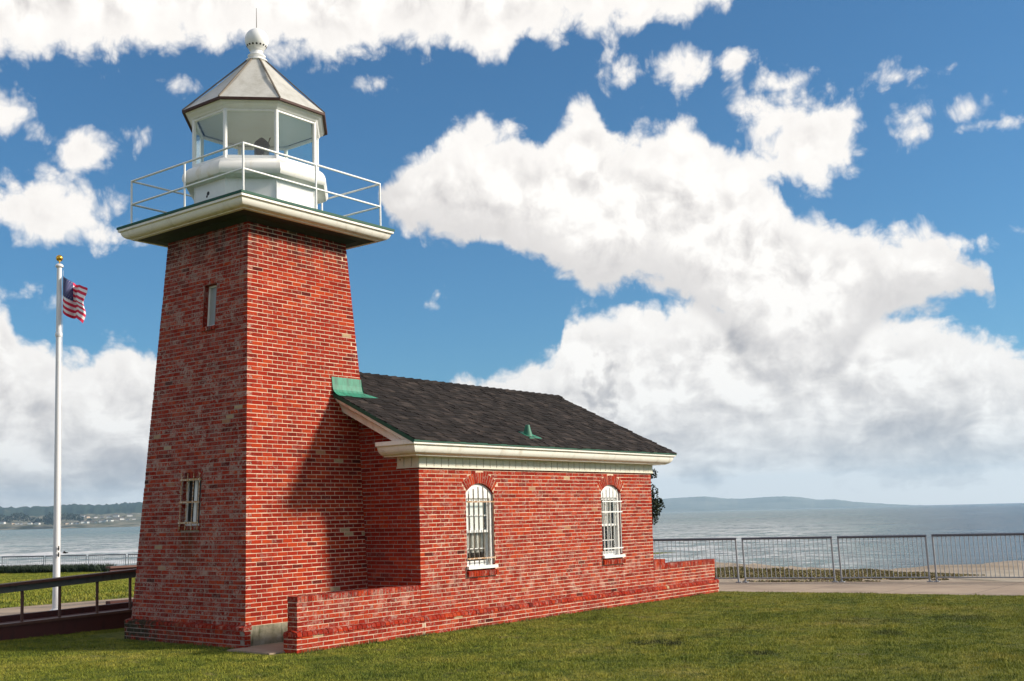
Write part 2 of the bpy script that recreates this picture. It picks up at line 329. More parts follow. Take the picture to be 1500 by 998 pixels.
# ------------------------------------------------------------------ mesh helpers
class MB:
    def __init__(s): s.v = []; s.f = []; s.mi = []
    def add(s, vs, fs, mi=0):
        o = len(s.v); s.v.extend([tuple(p) for p in vs]); s.f.extend([tuple(i+o for i in f) for f in fs]); s.mi.extend([mi]*len(fs)); return s
    def hexa(s, p, mi=0):  # p: 0-3 bottom ccw, 4-7 top ccw
        return s.add(p, [(0, 3, 2, 1), (4, 5, 6, 7), (0, 1, 5, 4), (1, 2, 6, 5), (2, 3, 7, 6), (3, 0, 4, 7)], mi)
    def box(s, x0, x1, y0, y1, z0, z1, mi=0):
        return s.hexa([(x0, y0, z0), (x1, y0, z0), (x1, y1, z0), (x0, y1, z0), (x0, y0, z1), (x1, y0, z1), (x1, y1, z1), (x0, y1, z1)], mi)
    def quad(s, a, b, c, d, mi=0): return s.add([a, b, c, d], [(0, 1, 2, 3)], mi)
    def beam(s, p0, p1, w, h, up=(0, 0, 1), mi=0):
        p0, p1, up = Vector(p0), Vector(p1), Vector(up); d = (p1-p0).normalized(); a = d.cross(up).normalized()*w/2; b = a.cross(d).normalized()*h/2
        return s.hexa([p0-a-b, p0+a-b, p1+a-b, p1-a-b, p0-a+b, p0+a+b, p1+a+b, p1-a+b], mi)
    def tube(s, p0, p1, r0, r1=None, n=10, mi=0, cap=True):
        r1 = r0 if r1 is None else r1; p0, p1 = Vector(p0), Vector(p1); d = (p1-p0).normalized()
        u = d.orthogonal().normalized(); w = d.cross(u); vs = []
        for p, r in ((p0, r0), (p1, r1)):
            for i in range(n):
                t = 2*math.pi*i/n; vs.append(p+(u*math.cos(t)+w*math.sin(t))*r)
        fs = [(i, (i+1) % n, n+(i+1) % n, n+i) for i in range(n)]
        if cap: fs += [tuple(range(n-1, -1, -1)), tuple(range(n, 2*n))]
        return s.add(vs, fs, mi)
    def lathe(s, prof, c=(0, 0), n=24, ph=0, mi=0, cap=True):
        vs = []; m = len(prof)
        for r, z in prof:
            for i in range(n):
                t = 2*math.pi*i/n+ph; vs.append((c[0]+r*math.cos(t), c[1]+r*math.sin(t), z))
        fs = [(j*n+i, j*n+(i+1) % n, (j+1)*n+(i+1) % n, (j+1)*n+i) for j in range(m-1) for i in range(n)]
        if cap: fs += [tuple(range(n-1, -1, -1)), tuple(range((m-1)*n, m*n))]
        return s.add(vs, fs, mi)
    def sweep(s, rings, closed=False, caps=True, mi=0):  # rings: list of equal-length point lists
        n = len(rings[0]); vs = [p for r in rings for p in r]; k = len(rings)
        fs = [(a*n+i, a*n+(i+1) % n, ((a+1) % k)*n+(i+1) % n, ((a+1) % k)*n+i) for a in range(k if closed else k-1) for i in range(n)]
        if caps and not closed: fs += [tuple(range(n-1, -1, -1)), tuple(range((k-1)*n, k*n))]
        return s.add(vs, fs, mi)
    def build(s, name, mats, parent=None, smooth=False, auto=None):
        me = bpy.data.meshes.new(name); me.from_pydata(s.v, [], s.f)
        if not isinstance(mats, (list, tuple)): mats = [mats]
        for m in mats: me.materials.append(m)
        if len(mats) > 1: me.polygons.foreach_set('material_index', s.mi)
        if smooth: me.polygons.foreach_set('use_smooth', [True]*len(me.polygons))
        me.update()
        o = bpy.data.objects.new(name, me); scene.collection.objects.link(o)
        if parent:
            o.parent = parent
            o.matrix_parent_inverse = Matrix.Translation(parent_loc(parent)).inverted()
        if smooth and auto:
            try: me.set_sharp_from_angle(angle=R_(auto))
            except Exception: pass
        return o
def parent_loc(o):
    v = Vector((0, 0, 0)); 
    while o is not None: v = v+o.location; o = None if o.parent is None or o.type == 'MESH' else o.parent
    return v
def thing(name, label, cat, loc=(0, 0, 0), group=None):
    o = bpy.data.objects.new(name, None); scene.collection.objects.link(o); o.location = loc; o.empty_display_size = .2
    o['label'] = label; o['category'] = cat
    if group: o['group'] = group
    return o
def tag(o, label, cat, group=None):
    o['label'] = label; o['category'] = cat
    if group: o['group'] = group
    return o
def struct(o): o['kind'] = 'structure'; return o
def stuff(o, label, cat): o['kind'] = 'stuff'; o['label'] = label; o['category'] = cat; return o

CR, BL, JT = .0677, .203, .012   # course height, brick pitch, joint
def jit(a=.0018): return random.uniform(-a, a)
def bricks(mb, pt, zr, urange, excl=None, mi=0, proud=.0038, depth=.02, own0=None, own1=None, ph=0, minw=.035, tops=True, crs=CR, pick=None):
    """pt(u,z,n)->point.  rows from zr[0] to zr[1]; urange(z)->(u0,u1); own0/own1: corner brick rule, parity that owns the corner (its depth is a header)"""
    nrow = int(round((zr[1]-zr[0])/crs)); h = crs
    for r in range(nrow):
        z0 = zr[0]+r*h; zc = z0+h/2; za, zb = z0+JT/2, z0+h-JT/2
        u0, u1 = urange(zc); par = (r+ph) % 2
        a0, a1 = u0, u1
        if own0 is not None:
            a0 = u0 - proud*.8 if par == own0 else u0+.1
        if own1 is not None:
            a1 = u1 + proud*.8 if par == own1 else u1-.1
        ex = excl(zc) if excl else []
        # brick boundaries
        k0 = math.floor((a0-1)/BL); x = k0*BL + (BL/2 if par else 0); segs = []
        drift = jit(.006)
        if own0 is not None: x = a0-BL*0 ; 
        cur = a0 if own0 is not None else x+drift
        while cur < a1:
            w = BL
            nx = cur+w+jit(.003)
            segs.append((cur, nx)); cur = nx
        for s0, s1 in segs:
            s0, s1 = max(s0, a0), min(s1, a1)
            parts = [(s0, s1)]
            for e0, e1 in ex:
                np_ = []
                for p0, p1 in parts:
                    if e1 <= p0 or e0 >= p1: np_.append((p0, p1)); continue
                    if e0 > p0: np_.append((p0, e0+JT/2))
                    if e1 < p1: np_.append((e1-JT/2, p1))
                parts = np_
            for p0, p1 in parts:
                if p1-p0 < minw: continue
                l = p0 + (JT/2 if p0 > a0+1e-4 else 0); rr = p1 - (JT/2 if p1 < a1-1e-4 else 0)
                if rr-l < .02: continue
                pr = proud+.0006+jit(.0014); dp = depth
                if (own0 is not None and p0 <= a0+1e-4 and par == own0) or (own1 is not None and p1 >= a1-1e-4 and par == own1): dp = .1
                za_, zb_ = za+jit(.0012), zb+jit(.0012)
                c = [(l+jit(), za_+jit()), (rr+jit(), za_+jit()), (rr+jit(), zb_+jit()), (l+jit(), zb_+jit())]
                
                f_ = [pt(u, z, pr+jit(.0009)) for u, z in c]; b_ = [pt(u, z, -dp) for u, z in c]
                m_ = mi if pick is None else pick((l+rr)/2, zc)
                mb.add(f_+b_, [(0, 1, 2, 3), (0, 4, 5, 1), (1, 5, 6, 2), (2, 6, 7, 3), (3, 7, 4, 0)], m_)
def plane_pt(O, U, N):
    O, U, N = Vector(O), Vector(U), Vector(N)
    return lambda u, z, n: O+U*u+N*n+Vector((0, 0, z))
def rowlock(mb, u0, u1, pitch, fn, mi=0):
    n = max(1, int(round((u1-u0)/pitch))); p = (u1-u0)/n
    for i in range(n): fn(u0+i*p+.0058, u0+(i+1)*p-.0058)

# ------------------------------------------------------------------ dimensions
A = 1.4945; WT = 1.0628; ZBT = 6.74
def hw(z): return A+(WT-A)*z/6.6192
XH0, XH1, YF, YB = 2.6113, 9.8589, -1.1601, 4.149
ZF = 2.7152; ZG = 3.1124; YE = YF-.402; SL = (4.586-3.1124)/(A-YE)
XE0, XE1 = 2.077, 10.265
def zroof(y): return ZG+SL*(min(y, 2*A-y)-YE)
C2 = (A, A)

house = thing('lighthouse', 'red brick lighthouse with square tapered tower, white lantern room and attached gabled brick house', 'lighthouse', (A, A, 0))

# ---- tower brickwork
mb = MB()
z0c = 0.
core = [[(A+sx*(hw(z)), A+sy*(hw(z)), z) for sx, sy in ((-1, -1), (1, -1), (1, 1), (-1, 1))] for z in (-.1, ZBT)]
# windows on the left (-X) face; coordinates u = Y
WUP = (1.15, 1.47, 5.06, 5.76); WLO = (1.28, 1.76, 1.84, 2.60)
def facept(side):
    def f(u, z, n):
        k = hw(z)+n
        if side == 'L': return Vector((A-k, u, z))
        if side == 'R': return Vector((u, A-k, z))
        if side == 'B': return Vector((u, A+k, z))
        return Vector((A+k, u, z))
    return f
# core sheets (mortar), with openings in the left face
def sheet(mb, pt, zs, us_at, holes, mi=0):
    """grid sheet with rectangular holes; us_at(z)->(u0,u1)"""
    zc = sorted(set([zs[0], zs[1]]+[h[2] for h in holes]+[h[3] for h in holes])); uc = sorted(set([h[0] for h in holes]+[h[1] for h in holes]))
    for za, zb in zip(zc[:-1], zc[1:]):
        (a0, a1), (b0, b1) = us_at(za), us_at(zb)
        ua = [a0]+uc+[a1]; ub = [b0]+uc+[b1]
        for i in range(len(ua)-1):
            um = (ua[i]+ua[i+1])/2; zm = (za+zb)/2
            if any(h[0] < um < h[1] and h[2] < zm < h[3] for h in holes): continue
            mb.quad(pt(ua[i], za, 0), pt(ua[i+1], za, 0), pt(ub[i+1], zb, 0), pt(ub[i], zb, 0), mi)
us = lambda z: (A-hw(z), A+hw(z))
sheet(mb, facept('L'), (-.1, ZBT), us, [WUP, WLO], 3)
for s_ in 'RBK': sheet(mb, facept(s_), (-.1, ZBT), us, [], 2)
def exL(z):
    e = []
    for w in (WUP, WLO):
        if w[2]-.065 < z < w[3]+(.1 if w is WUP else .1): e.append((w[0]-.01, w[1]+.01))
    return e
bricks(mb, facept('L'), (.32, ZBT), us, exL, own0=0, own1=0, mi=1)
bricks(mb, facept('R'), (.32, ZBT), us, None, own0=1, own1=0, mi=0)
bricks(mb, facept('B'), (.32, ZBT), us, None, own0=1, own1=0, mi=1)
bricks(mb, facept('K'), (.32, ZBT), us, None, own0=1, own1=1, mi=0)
# soldier bricks above slits and sloping sills
for w in (WUP, WLO):
    pt = facept('L')
    for zz, hh, pr in ((w[3]+.004, .096, .008), (w[2]-.068, .064, .03)):
        n = max(4, int(round((w[1]-w[0]+.06)/.068))); p = (w[1]-w[0]+.06)/n
        for i in range(n):
            u0 = w[0]-.03+i*p+.005; u1 = u0+p-.01
            c = [(u0, zz), (u1, zz), (u1, zz+hh), (u0, zz+hh)]
            q = pr+jit(.002)
            mb.add([pt(u, z, q) for u, z in c]+[pt(u, z, -.12) for u, z in c], [(0, 1, 2, 3), (0, 4, 5, 1), (1, 5, 6, 2), (2, 6, 7, 3), (3, 7, 4, 0)], 1)
    # brick reveals
    d = -.13
    for (ua, za), (ub, zb) in (((w[0], w[2]), (w[0], w[3])), ((w[1], w[3]), (w[1], w[2])), ((w[1], w[2]), (w[0], w[2])), ((w[0], w[3]), (w[1], w[3]))):
        mb.quad(pt(ua, za, .004), pt(ub, zb, .004), pt(ub, zb, d), pt(ua, za, d), 1)
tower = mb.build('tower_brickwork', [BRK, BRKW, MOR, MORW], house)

# plinth of the tower (left and back sides) with its ledge of sloping bricks
def plinth(mb, O, U, N, u0, u1, z1, proj, own0=0, mi=0, mm=2, wallz=None, lean=0):
    """brick footing proud of a wall: U along, N outwards"""
    pt = plane_pt(O, U, N)
    m = .35
    mb.quad(pt(u0, -.1, proj), pt(u1, -.1, proj), pt(u1, z1, proj), pt(u0, z1, proj), mm)
    mb.quad(pt(u0, z1, proj), pt(u1, z1, proj), pt(u1, z1+.02, -.05), pt(u0, z1+.02, -.05), mm)
    bricks(mb, lambda u, z, n: pt(u, z, proj+n), (-.012, z1-.005), lambda z: (u0, u1), own0=own0, mi=mi)
    def one(a, b):
        j = jit(.003); dz = jit(.003)
        f0, b0 = proj+.018+j, -.06
        vs = [pt(a, z1+dz, f0), pt(b, z1+dz+jit(.001), f0), pt(b, z1+.052+dz, f0-.012), pt(a, z1+.052+dz, f0-.012), pt(a, z1+.01, b0), pt(b, z1+.01, b0), pt(b, z1+.085, b0), pt(a, z1+.085, b0)]
        mb.add(vs, [(0, 1, 2, 3), (0, 4, 5, 1), (1, 5, 6, 2), (2, 6, 7, 3), (3, 7, 4, 0)], mi)
    rowlock(mb, u0-.005, u1+.005, .1, one)
mb = MB()
# left face: wall point near z=.3 -> X = A-hw(.3)
xw = A-hw(.3)
plinth(mb, (xw, 0, 0), (0, 1, 0), (-1, 0, 0), -.052, 3.05, .262, .075)
mb.box(xw-.075, xw-.001, -.052, -.004+.05, -.1, .262, 1)
bricks(mb, plane_pt((0, -.052, 0), (1, 0, 0), (0, -1, 0)), (-.012, .257), lambda z: (xw-.075, xw+.035), mi=0)
bricks(mb, plane_pt((0, 3.05, 0), (1, 0, 0), (0, 1, 0)), (-.012, .257), lambda z: (xw-.075, xw+.5), mi=0)
mb.box(xw-.07, xw+.5, 2.9, 3.046, -.1, .262, 1)
mb.build('plinth', [BRKM, MORW, MORW], house)
# concrete footing under the right face
mb = MB(); mb.box(xw+.03, XH0, A-hw(.3)-.018, A-hw(.3)+.3, -.1, .318); mb.build('concrete_footing', CONC, house)

# slit windows
def slit(w, label, bars):
    pt = facept('L')
    wn = MB(); d = -.085; t = .035
    def strip(u0, u1, z0, z1, n0, n1, mbx):
        c = [(u0, z0), (u1, z0), (u1, z1), (u0, z1)]
        mbx.hexa([pt(u0, z0, n0), pt(u1, z0, n0), pt(u1, z0, n1), pt(u0, z0, n1), pt(u0, z1, n0), pt(u1, z1, n0), pt(u1, z1, n1), pt(u0, z1, n1)])
    e = .003
    for a in ((w[0]+e, w[0]+t, w[2]+e, w[3]-e), (w[1]-t, w[1]-e, w[2]+e, w[3]-e), (w[0]+t, w[1]-t, w[2]+e, w[2]+t), (w[0]+t, w[1]-t, w[3]-t, w[3]-e)): strip(*a, d-.03, d, wn)
    if bars:
        strip((w[0]+w[1])/2-.035, (w[0]+w[1])/2+.035, w[2]+t, w[3]-t, d-.025, d+.005, wn)
    o = wn.build('window', WHITE, house)
    if label: o['label'] = label
    pn = MB(); strip(w[0]+t, w[1]-t, w[2]+t, w[3]-t, d-.022, d-.016, pn); pn.build('pane', BLACK if bars else SLITG, o)
    bk = MB(); strip(w[0]-.05, w[1]+.05, w[2]-.05, w[3]+.05, -.3, -.29, bk); bk.build('lining', BLACK, o)
    if bars:
        for k in range(4):
            u = w[0]+.005+k*(w[1]-w[0]-.01)/3; b = MB(); b.tube(pt(u, w[2]-.07, .035), pt(u, w[3]+.08, .035), .008, n=8); b.build('window_bar', RUST, o)
        for z in (w[2]+.05, (w[2]+w[3])/2, w[3]-.02):
            b = MB(); p0, p1 = pt(w[0]-.02, z, .04), pt(w[1]+.02, z, .04); b.beam(p0, p1, .012, .03); b.build('cross_bar', RUST, o)
slit(WUP, 'narrow unbarred slit window high on the shaded tower face', False)
slit(WLO, 'narrow slit window behind a rusty iron grille low on the tower', True)

# ---- house walls
AXW = ((3.77, 4.53), (7.93, 8.66)); ZS, ZSP, ZCR, RI, RO = .985, 2.28, 2.45, .51, .70
ZCC = ZCR-RI
def archz(u, c, r): return ZCC+math.sqrt(max(0, r*r-(u-c)**2))
mb = MB()
ptF = plane_pt((0, YF, 0), (1, 0, 0), (0, -1, 0))
# mortar sheet with arched openings
segs = [XH0]
for w in AXW: segs += [w[0], w[1]]
segs.append(XH1)
for i in range(0, len(segs)-1, 2): mb.quad(ptF(segs[i], -.1, 0), ptF(segs[i+1], -.1, 0), ptF(segs[i+1], 3.0, 0), ptF(segs[i], 3.0, 0), 1)
for w in AXW:
    mb.quad(ptF(w[0], -.1, 0), ptF(w[1], -.1, 0), ptF(w[1], ZS-.06, 0), ptF(w[0], ZS-.06, 0), 1)
    c = (w[0]+w[1])/2; n = 12
    for k in range(n):
        a, b = w[0]+(w[1]-w[0])*k/n, w[0]+(w[1]-w[0])*(k+1)/n
        mb.quad(ptF(a, archz(a, c, RI), 0), ptF(b, archz(b, c, RI), 0), ptF(b, 3.0, 0), ptF(a, 3.0, 0), 1)
        mb.quad(ptF(a, archz(a, c, RI), 0), ptF(b, archz(b, c, RI), 0), ptF(b, archz(b, c, RI), -.14), ptF(a, archz(a, c, RI), -.14), 0)
    for u, s in ((w[0], 1), (w[1], -1)): mb.quad(ptF(u, ZS-.06, .0), ptF(u, archz(u, c, RI), .0), ptF(u, archz(u, c, RI), -.14), ptF(u, ZS-.06, -.14), 0)
TH = 43
def exF(z):
    e = []
    for w in AXW:
        c = (w[0]+w[1])/2
        if z < ZS-.07: continue
        if z < ZSP-.03: e.append((w[0], w[1])); continue
        if z < ZCC+RO+.005:
            ro = math.sqrt(max(0, (RO+.004)**2-(z-ZCC)**2)); lim = (z-ZCC)*math.tan(R_(TH+1)) if z > ZCC else 9
            h = min(ro, max(lim, (w[1]-w[0])/2)); e.append((c-h, c+h))
    return e
# the sill course is kept clear of bricks
def exF2(z):
    e = exF(z)
    for w in AXW:
        if ZS-.135 < z < ZS-.0 and z < ZS: e.append((w[0]-.03, w[1]+.05))
    return e
bricks(mb, ptF, (.30, ZF+.03), lambda z: (XH0, XH1), exF2, own0=1, own1=1, mi=0)
# arches
for w in AXW:
    c = (w[0]+w[1])/2; n = 15
    for k in range(n):
        t0 = R_(-TH+2*TH*k/n)+.009; t1 = R_(-TH+2*TH*(k+1)/n)-.009; j = .004+jit(.0015); rb = RO+jit(.004)
        P4 = [(c+r*math.sin(t), ZCC+r*math.cos(t)) for r, t in ((RI+.002, t0), (RI+.002, t1), (rb, t1), (rb, t0))]
        mb.add([ptF(u, z, j) for u, z in P4]+[ptF(u, z, -.1) for u, z in P4], [(0, 1, 2, 3), (0, 4, 5, 1), (1, 5, 6, 2), (2, 6, 7, 3), (3, 7, 4, 0)], 0)
    # sill of sloping headers
    def one(a, b, w=w):
        j = jit(.003)
        mb.add([ptF(a, ZS-.13, .05+j), ptF(b, ZS-.13, .05+j), ptF(b, ZS-.045, .056+j), ptF(a, ZS-.045, .056+j), ptF(a, ZS-.12, -.08), ptF(b, ZS-.12, -.08), ptF(b, ZS-.006, -.08), ptF(a, ZS-.006, -.08)], [(0, 1, 2, 3), (0, 4, 5, 1), (1, 5, 6, 2), (2, 6, 7, 3), (3, 7, 4, 0)], 0)
    rowlock(mb, w[0]-.02, w[1]+.04, .066, one)
plinth(mb, (0, YF, 0), (1, 0, 0), (0, -1, 0), XH0, XH1, .232, .06, own0=None, mi=0, mm=1)
mb.build('front_wall', [BRKH, MOR], house)
# left gable wall (shaded) and right gable wall, back wall
def gable(X, N, name, y0, y1, m, own):
    mb = MB(); pt = plane_pt((X, 0, 0), (0, 1, 0), (N, 0, 0))
    zs = np.linspace(-.1, 4.45, 24)
    def rng_(z):
        if z < 2.95: return (y0, y1)
        q = YE+(z+.10-ZG)/SL; return (max(y0, q), min(y1, 2*A-q))
    for za, zb in zip(zs[:-1], zs[1:]):
        (a0, a1), (b0, b1) = rng_(za), rng_(zb)
        if a1 <= a0: break
        if b1 <= b0: b0 = b1 = (a0+a1)/2
        mb.quad(pt(a0, za, 0), pt(a1, za, 0), pt(b1, zb, 0), pt(b0, zb, 0), 1)
    bricks(mb, pt, (.30, 4.36), rng_, None, own0=own, mi=0)
    return mb.build(name, m, house)
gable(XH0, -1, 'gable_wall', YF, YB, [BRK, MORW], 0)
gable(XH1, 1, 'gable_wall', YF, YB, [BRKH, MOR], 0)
mb = MB(); pt = plane_pt((0, YB, 0), (1, 0, 0), (0, 1, 0)); mb.quad(pt(XH0, -.1, 0), pt(XH1, -.1, 0), pt(XH1, 3, 0), pt(XH0, 3, 0), 1); bricks(mb, pt, (0, 2.9), lambda z: (XH0, XH1), None); mb.build('back_wall', [BRK, MOR], house)
mb = MB(); mb.box(XH0+.05, XH1-.05, YF+.2, YB-.05, .3, .34); mb.build('floor_slab', BRNWD, house)

# arched windows
def arched(w, label, style):
    c = (w[0]+w[1])/2; yr = YF+.045
    n = 10
    def outline(ins, r):
        us = np.linspace(w[0]+ins, w[1]-ins, n+1)
        return [(u, ZCC+math.sqrt(r*r-(u-c)**2)) for u in us]
    fr = MB()
    e = .004; OI = outline(e, RI-e); II = outline(.062, RI-.062) 
    zb = ZS+.01
    def arr(z0, o, i, y0, y1, m):
        # side jambs
        m.box(w[0]+e, w[0]+.062, y0, y1, zb, o[0][1]-.02); m.box(w[1]-.062, w[1]-e, y0, y1, zb, o[0][1]-.02)
    arr(0, OI, II, yr, yr+.1, fr)
    # tympanum: solid white board filling the arch head
    zt = 2.19
    for k in range(n):
        (ua, za), (ub, zb_) = OI[k], OI[k+1]
        a = min(max(ua, w[0]+.062), w[1]-.062) if False else ua
        fr.hexa([(ua, yr+.002, min(zt, za-.03) if .0 else zt), (ub, yr+.002, zt), (ub, yr+.1, zt), (ua, yr+.1, zt), (ua, yr+.002, za), (ub, yr+.002, zb_), (ub, yr+.1, zb_), (ua, yr+.1, za)])
    o = fr.build('window', WHITE, house); o['label'] = label
    s = MB(); s.box(w[0]-.0, w[1]+.0, YF-.052, yr+.1, ZS-.0, ZS+.028); s.box(w[0]-.015, w[1]+.02, YF-.056, YF-.004, ZS-.004, ZS+.05); s.build('sill', WHITE, o)
    x0, x1 = w[0]+.062, w[1]-.062; zm = 1.62 if style else 1.60; y0 = yr+.045
    # upper sash nearer, lower sash behind
    for (za, zc, yy) in ((zm, zt, y0-.01), (ZS+.03, zm+.03, y0+.03)):
        b = MB(); t = .042
        b.box(x0+.001, x0+t, yy, yy+.03, za, zc-.001); b.box(x1-t, x1-.001, yy, yy+.03, za, zc-.001); b.box(x0+t, x1-t, yy, yy+.03, za, za+t*(1 if zc > 2 else 2.3)); b.box(x0+t, x1-t, yy, yy+.03, zc-t, zc-.001)
        if style:
            for i in range(1, 3): xx = x0+t+(x1-x0-2*t)*i/3; b.box(xx-.008, xx+.008, yy+.004, yy+.026, za+t, zc-t)
            zz = (za+zc)/2; b.box(x0+t, x1-t, yy+.006, yy+.024, zz-.009, zz+.009)
        else:
            zz = (za+zc)/2; b.box(x0+t, x1-t, yy+.006, yy+.024, zz-.007, zz+.007)
        sh = b.build('sash', WHITE, o)
        p = MB(); p.quad((x0+t, yy+.014, za+t), (x1-t, yy+.014, za+t), (x1-t, yy+.014, zc-t), (x0+t, yy+.014, zc-t)); p.build('pane', WGLASS, o)
    # what hangs behind the panes
    if not style:
        b = MB()
        for k in range(4):
            xx = x0+.05+k*.128; b.box(xx, xx+.108, y0+.0225, y0+.028, zm+.033, zt)
        b.build('blind', BLIND, o)
        b = MB()
        for k in range(5):
            xx = x0+.02+k*.125; b.lathe([(.030+.01*(k % 2), 1.25+.0*k), (.042, 1.45), (.03, 1.62)], c=(xx+.05, y0+.115), n=12)
        b.build('curtain', CURT, o)
    else:
        b = MB(); pts = []
        for k in range(25):
            xx = x0-.02+(x1-x0+.04)*k/24; pts.append((xx, y0+.12+.018*math.sin(k*1.9)))
        for (xa, ya), (xb, yb) in zip(pts[:-1], pts[1:]):
            b.quad((xa, ya, 1.66), (xb, yb, 1.66), (xb, yb, 2.2), (xa, ya, 2.2))
        b.build('curtain', CURT, o)
    # security bars
    yb = YF-.035+.02
    for k in range(6):
        xx = w[0]+.055+k*(w[1]-w[0]-.11)/5; zt_ = archz(xx, c, RI-.03)-.03
        b = MB(); b.tube((xx, yb, ZS+.075), (xx, yb, zt_), .0095, n=8); b.build('window_bar', WHITE if style else IRON, o)
    for zz in ((2.13, 1.16) if not style else (2.11, 1.90, 1.17)):
        b = MB(); b.box(w[0]-.0, w[1]+.0, yb-.012, yb-.006, zz-.012, zz+.012); b.build('cross_bar', WHITE if style else RUST, o)
    bk = MB(); bk.box(w[0]-.3, w[1]+.3, y0+1.2, y0+1.22, .5, 2.6); bk.build('room_lining', BLACK, o)
arched(AXW[0], 'arched window nearer the tower, white blind above dark lower sash behind dark bars', 0)
arched(AXW[1], 'arched window at the far end, many small panes behind white bars', 1)

# frieze of boards
mb = MB(); f0, f1 = ZF, 2.905
def boards(pt, u0, u1):
    n = max(2, int(round((u1-u0)/.185))); p = (u1-u0)/n
    mb.hexa([pt(u0, f0, .0), pt(u1, f0, .0), pt(u1, f0, .022), pt(u0, f0, .022), pt(u0, f1, .0), pt(u1, f1, .0), pt(u1, f1, .022), pt(u0, f1, .022)], 1)
    for i in range(n):
        a, b = u0+i*p+.007, u0+(i+1)*p-.007
        mb.hexa([pt(a, f0+.004, .02), pt(b, f0+.004, .02), pt(b, f0+.004, .036), pt(a, f0+.004, .036), pt(a, f1-.002, .02), pt(b, f1-.002, .02), pt(b, f1-.002, .036), pt(a, f1-.002, .036)])
    mb.hexa([pt(u0, f0-.018, .0), pt(u1, f0-.018, .0), pt(u1, f0-.018, .044), pt(u0, f0-.018, .044), pt(u0, f0+.003, .0), pt(u1, f0+.003, .0), pt(u1, f0+.003, .044), pt(u0, f0+.003, .044)])
boards(plane_pt((0, YF-.002, 0), (1, 0, 0), (0, -1, 0)), XH0-.036, XH1+.036)
boards(plane_pt((XH0-.002, 0, 0), (0, 1, 0), (-1, 0, 0)), YF-.034, -.70)
boards(plane_pt((XH1+.002, 0, 0), (0, 1, 0), (1, 0, 0)), YF-.034, -.70)
fz = mb.build('frieze', [BEAD, BLACK], house)
for xx in (3.3, 5.42, 6.0, 8.5): nl = MB(); nl.tube((xx, YF-.044, 2.83), (xx, YF-.036, 2.83), .013, n=8); nl.build('rusty_fixing', RUST, fz)
nl = MB(); nl.tube((XH0-.044, -.78, 2.84), (XH0-.036, -.78, 2.84), .014, n=8); nl.build('rusty_fixing', RUST, fz)

# moulded gutter: profile (o, z) outward distance and height
OG = [(.10, 0.), (.25, 0.), (.252, .014), (.262, .016), (.295, .03), (.325, .055), (.347, .085), (.360, .12), (.364, .15), (.366, .160), (.392, .164), (.402, .172), (.404, .235), (.385, .24), (.10, .24)]
ZGB = ZG-.235
mb = MB()
def hring(X, Y, sx, sy): return [(X+sx*o*1.33, Y+sy*o, ZGB+z) for o, z in OG]
rl = [(XH0-o*1.33, -.70, ZGB+z) for o, z in OG]
r0 = [(XH0-o*1.33, YF-o, ZGB+z) for o, z in OG]
r1 = [(XH1+o*1.01, YF-o, ZGB+z) for o, z in OG]
rr = [(XH1+o*1.01, -.70, ZGB+z) for o, z in OG]
mb.sweep([rl, r0, r1, rr])
gut = mb.build('gutter', CREAM, house, smooth=True, auto=35)
mb = MB()
r0 = [(XH0-o*1.33, 2*A-YF+o, ZGB+z) for o, z in OG]; r1 = [(XH1+o*1.01, 2*A-YF+o, ZGB+z) for o, z in OG]
mb.sweep([r0[::-1], r1[::-1]]); mb.build('gutter', CREAM, house, smooth=True, auto=35)
# soffit closing the eave
mb = MB(); mb.box(XH0-.13, XH1+.1, YF-.12, YF+.02, ZGB-.002, ZGB+.2); mb.build('eave_board', CREAM, house)
# rake cornices: profile hung below the roof edge
RK = [(.20, -.29), (.36, -.29), (.362, -.272), (.375, -.268), (.382, -.235), (.396, -.2), (.42, -.165), (.452, -.135), (.485, -.12), (.488, -.10), (.505, -.096), (.505, -.035), (.20, -.035)]
for X, s, nm in ((XH0, -1, 'rake_cornice'), (XH1, .8, 'rake_cornice')):
    for y0, y1 in ((YE+.06, A), (2*A-YE-.06, A)):
        mb = MB(); ys_ = [max(.06, (-z+.004)/SL) for o, z in RK]; yq = [YE+d_ if y0 < A else 2*A-YE-d_ for d_ in ys_]; ra = [(X+s*o, q, zroof(q)+z) for (o, z), q in zip(RK, yq)]; rb = [(X+s*o, y1, zroof(y1)+z) for o, z in RK]
        seq = [ra, rb] if (s < 0) == (y0 < y1) else [rb, ra]
        mb.sweep(seq[::-1]); mb.build(nm, CREAM, house, smooth=True, auto=35)
    mb = MB()
    for y0, y1 in ((YE+.5, A), (2*A-YE-.5, A)):
        xa, xb = sorted((X-s*.02, X+s*.48))
        mb.hexa([(xa, y0, zroof(y0)-.12), (xb, y0, zroof(y0)-.12), (xb, y1, zroof(y1)-.12), (xa, y1, zroof(y1)-.12), (xa, y0, zroof(y0)-.06), (xb, y0, zroof(y0)-.06), (xb, y1, zroof(y1)-.06), (xa, y1, zroof(y1)-.06)])
    mb.build('rake_soffit', SOFF, house)

